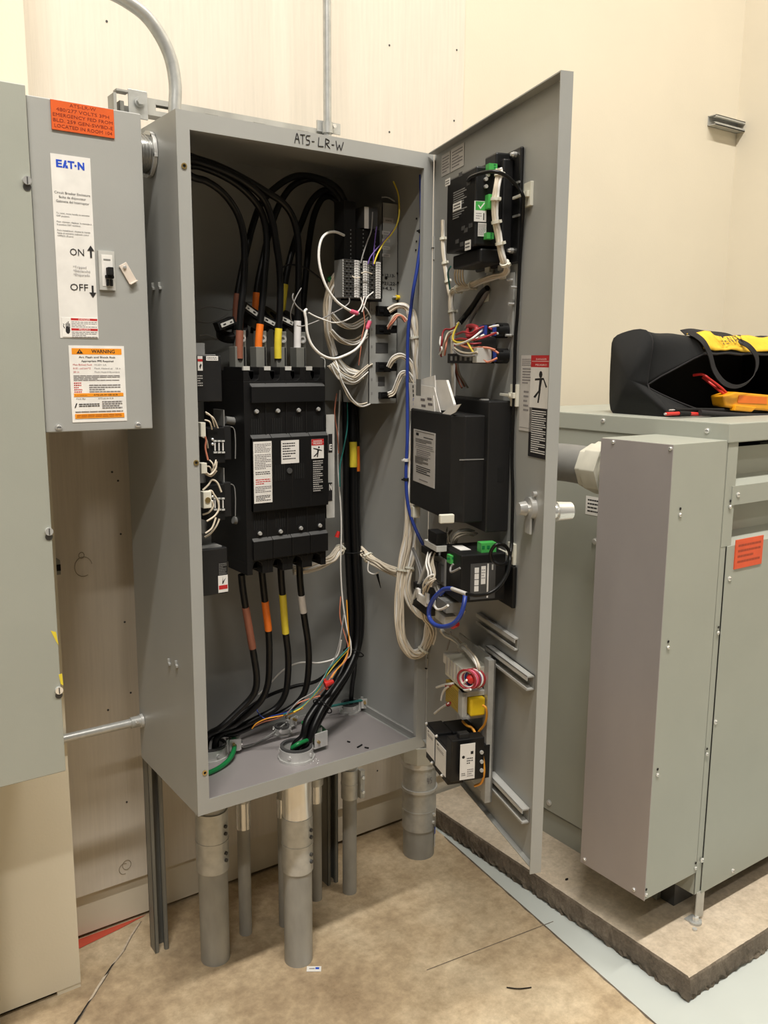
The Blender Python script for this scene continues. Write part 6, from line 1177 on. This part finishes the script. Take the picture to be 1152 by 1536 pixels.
# ============================================================ TOOL BAG ON THE TRANSFORMER
P0 = bz(1008, 626, TZ); A_ = Vector((.9987, -.05, 0)).normalized(); B_ = Vector((.05, .9987, 0)).normalized()
def pb(x, y, off=0): return hit(x, y, B_, P0 + B_ * off)
ML = .66     # length built, running out past the right picture edge
def lerp(a, b, t): return a + (b - a) * t
def bag_section(t):
    op = min(1, max(0, t / .20)); op = op ** .75
    lb = lerp(.105, .0, op); lo = lerp(.088, .016, op); hi = lerp(.092, .190, op); top = .256 - .012 * math.sin(t * 3); fr = .006 * math.sin(t * 9)
    sec = [(lb, lo), (lerp(.05, .002, op) + fr, lo * .55), (.004, .004), (.08, .0), (.20, .0), (.243, .012), (.252, .09), (.253, .18), (.246, .238), (.19, top), (.12, top), (lerp(.09, .05, op), lerp(.225, .242, op)), (lerp(.098, .015, op), lerp(.15, .212, op)), (lb - .003, hi)]
    return sec
k = MB(); NT = 26; rows = []
rb = random.Random(3)
for i in range(NT + 1):
    t = i / NT; sec = smooth([(a, b, 0) for a, b in bag_section(t)], 3); bul = 1 + .02 * math.sin(t * 11)
    rows.append([P0 + A_ * (t * ML) + B_ * (p.x * bul) + UP * max(.0008, p.y * (1 + .010 * math.sin(i * 1.3 + j * .7))) for j, p in enumerate(sec)])
m_ = len(rows[0]); vs = [p for r in rows for p in r]
k.add(vs, [(i * m_ + j, i * m_ + j + 1, (i + 1) * m_ + j + 1, (i + 1) * m_ + j) for i in range(NT) for j in range(m_ - 1)], 'bag_black', True)
cen = P0 - A_ * .028 + B_ * .15 + UP * .11
k.add(rows[0] + [cen], [(j, j + 1, m_) for j in range(m_ - 1)] + [(m_ - 1, 0, m_)], 'bag_black', True)
cen2 = P0 + A_ * (ML + .02) + B_ * .13 + UP * .12; k.add(rows[-1] + [cen2], [(j, j + 1, m_) for j in range(m_ - 1)] + [(m_ - 1, 0, m_)], 'bag_black', True)
BAG = thing('tool_bag', P0 + A_ * .17 + B_ * .12, 'open black tool bag with yellow top panel lying on the transformer cabinet', 'tool bag')
sh = k.build('shell', BAG); so = sh.modifiers.new('cloth thickness', 'SOLIDIFY'); so.thickness = .004; so.offset = -1
part(sh, 'black fabric shell')
# piping and zip
k = MB(); k.tube([r[0] + UP * .001 for r in rows], .0028, 'bag_web', 6, 1); k.tube([r[-1] for r in rows], .0032, 'bag_web', 6, 1); k.tube([p - A_ * .001 for p in rows[0][6:]], .0028, 'bag_web', 6, 1)
q = rows[0][-1]; k.tube([q - B_ * .004, q - B_ * .012 - UP * .015 - A_ * .004, q - B_ * .012 - UP * .045 - A_ * .006], .003, 'bag_web', 6, 2); k.build('zipper', BAG)
# yellow panel over the front of the top
k = MB(); i0, i1 = 5, NT - 2; js = list(range(m_ - 8, m_ - 1)); vs = []
for i in range(i0, i1 + 1):
    for n_, j in enumerate(js):
        p = rows[i][j]; t = i / NT; lift = .005 + .004 * math.sin(i * .9 + n_ * .8) + (.006 if i < 9 else 0); vs.append(p - B_ * lift * .5 + UP * lift)
w_ = len(js); k.add(vs, [(i * w_ + j, i * w_ + j + 1, (i + 1) * w_ + j + 1, (i + 1) * w_ + j) for i in range(i1 - i0) for j in range(w_ - 1)], 'bag_yellow', True)
yp = k.build('yellow_panel', BAG); so = yp.modifiers.new('cloth thickness', 'SOLIDIFY'); so.thickness = .004; part(yp, 'yellow fabric panel')
gv, gf = glyphs('DEWALT'); gx = max(p[0] for p in gv); k = MB()      # lettering follows the folds of the yellow panel
def drape(a, b):
    a, b = 3.3 + 4.6 * a, lerp(4.5, 1.9, b); i_, j_ = int(a), int(b); f, g = a - i_, b - j_; at_ = lambda ii, jj: vs[ii * w_ + jj]
    return at_(i_, j_).lerp(at_(i_ + 1, j_), f).lerp(at_(i_, j_ + 1).lerp(at_(i_ + 1, j_ + 1), f), g) + UP * .009 - B_ * .008
k.add([drape(p[0] / gx, p[1] / .72) for p in gv], gf, 'ink'); part(k.build('lettering', BAG), 'black lettering on the yellow panel')
# webbing handles
HS = -.03
def strap(pts, nm): return MB().ribbon([pb(x, y, o_) for x, y, o_ in pts], .026, .003, A_ * .8 + UP * .6, 'bag_web').build(nm, BAG)
k = MB(); k.ribbon([pb(1034, 499, .06), pb(1045, 504, .02), pb(1056, 514, -.01), pb(1065, 532, -.02), pb(1072, 556, -.025), pb(1086, 574, -.035), pb(1104, 580, -.038), pb(1122, 573, -.035), pb(1134, 556, -.03), pb(1135, 536, -.025), pb(1124, 520, -.015), pb(1108, 511, .02)], .018, .003, A_ * .75 + UP * .65, 'bag_web'); part(k.build('handle', BAG), 'black webbing handle hanging over the opening')
k = MB(); k.ribbon([pb(1024, 499, .10), pb(1040, 497, .08), pb(1062, 500, .07), pb(1090, 503, .06), pb(1106, 508, .03), pb(1116, 516, .0)], .026, .003, B_ * .8 + UP * .6, 'bag_web'); part(k.build('handle', BAG), 'black webbing handle lying over the top')
# things in and in front of the bag
def mlab(nm, loc, lab, cat): return thing(nm, loc, lab, cat)
o = thing('multimeter', pb(1120, 616, -.01), 'yellow electrical tester lying in the mouth of the tool bag', 'tester')
c = pb(1085, 617, -.012); k = MB()
def pg(x, y, off): return pb(x, y, off)
prof = [(1085, 594), (1105, 588), (1160, 593), (1200, 600), (1200, 622), (1150, 616), (1104, 613), (1088, 610)]
k.prism([pb(x, y, -.02) for x, y in prof], B_ * .05, 'meter_orange'); k.build('case', o, .006, 3)
k = MB(); k.prism([pb(x, y, -.028) for x, y in ((1104, 607), (1136, 611), (1128, 618), (1102, 616))], B_ * .02, 'meter_orange'); k.build('clip_arm', o, .003)
k = MB(); k.prism([pb(x, y, -.0205) for x, y in ((1108, 593), (1150, 596), (1150, 606), (1106, 604))], -B_ * .0012, 'tape_orange'); part(k.build('side_groove', o), 'darker orange side')
for j, pts in enumerate((((1040, 563, .06), (1054, 562, .03), (1066, 570, .01), (1082, 582, .0), (1092, 592, .01)), ((1054, 566, .05), (1068, 577, .02), (1082, 588, .0), (1090, 592, .005), (1104, 590, .0)))):
    cable('test_lead', [pb(*p) for p in pts], .0042, 'red_plastic', ['upper', 'lower'][j] + ' red test lead inside the tool bag opening', 'test lead', None, 8)
o = thing('test_probe', pb(1040, 622, -.03), 'red test probe lying in front of the tool bag', 'test probe')
k = MB(); k.tube([pb(999, 621, -.035), pb(1010, 620.5, -.035), pb(1020, 620, -.035)], .0055, 'red_plastic', 10); k.tube([pb(1033, 620.5, -.035), pb(1055, 621.5, -.035), pb(1077, 622.5, -.035)], .0055, 'red_plastic', 10); k.build('grip', o); k = MB(); k.cyl(pb(1018, 620, -.035), pb(1034, 620.5, -.035), .0075, 'void_black', 10); k.build('guard', o)
k = MB(); k.cyl(pb(997, 621, -.035), pb(1000, 621, -.035), .0035, 'light_grey', 8); k.build('tip', o)
o = thing('test_probe', pb(1050, 615, -.02), 'black test probe with bright tip behind the red one at the tool bag', 'test probe'); k = MB(); k.tube([pb(1012, 615, -.02), pb(1040, 614.5, -.02), pb(1085, 615, -.02)], .0055, 'void_black', 10); k.build('grip', o); k = MB(); k.cyl(pb(1004, 615, -.02), pb(1013, 615, -.02), .0022, 'chrome', 8); k.build('tip', o)
k = MB(); k.tube([pb(1050, 619, -.045), pb(1090, 622, -.05), pb(1130, 624, -.055), pb(1180, 624, -.06)], .0085, 'bag_web', 12); tag(k.build('rolled_strap'), 'rolled dark strap lying in front of the yellow tester', 'strap')

# ============================================================ SMALL THINGS ON THE FLOOR
c = bz(471, 1454, 0); k = MB(); ang = math.radians(-34); u_ = Vector((math.cos(ang), math.sin(ang), 0)); v_ = Vector((-u_.y, u_.x, 0)); k.obox(c - u_ * .021 - v_ * .011 + UP * .0008, u_ * .042, v_ * .022, UP * .001, 'label_white'); k.obox(c + u_ * .004 - v_ * .002 + UP * .0018, u_ * .011, v_ * .008, UP * .0004, 'ink_blue'); k.obox(c - u_ * .014 - v_ * .001 + UP * .0018, u_ * .016, v_ * .003, UP * .0004, 'ink_grey')
tag(k.build('paper_tag'), 'small white and blue paper scrap on the floor in front of the conduits', 'paper')
k = MB(); k.tube([bz(760, 1481, .0025), bz(778, 1483, .004), bz(797, 1481, .0025)], .0016, 'seam_gap', 6); tag(k.build('twig'), 'thin dark sliver on the bare floor at lower right', 'debris')
k = MB(); c = bz(1042, 1395, PADH); k.cyl(c + UP * .0003, c + UP * .005, .007, 'die_cast', 12); tag(k.build('nut'), 'small loose nut on the concrete pad beside the transformer foot', 'nut')
k = MB(); c = bz(850, 1320, PADH); k.ball(c + UP * .003, .006, 'seam_gap', 6, (1.4, .7, .5)); tag(k.build('dirt_chip'), 'dark dirt chip on the concrete pad near its left edge', 'debris')
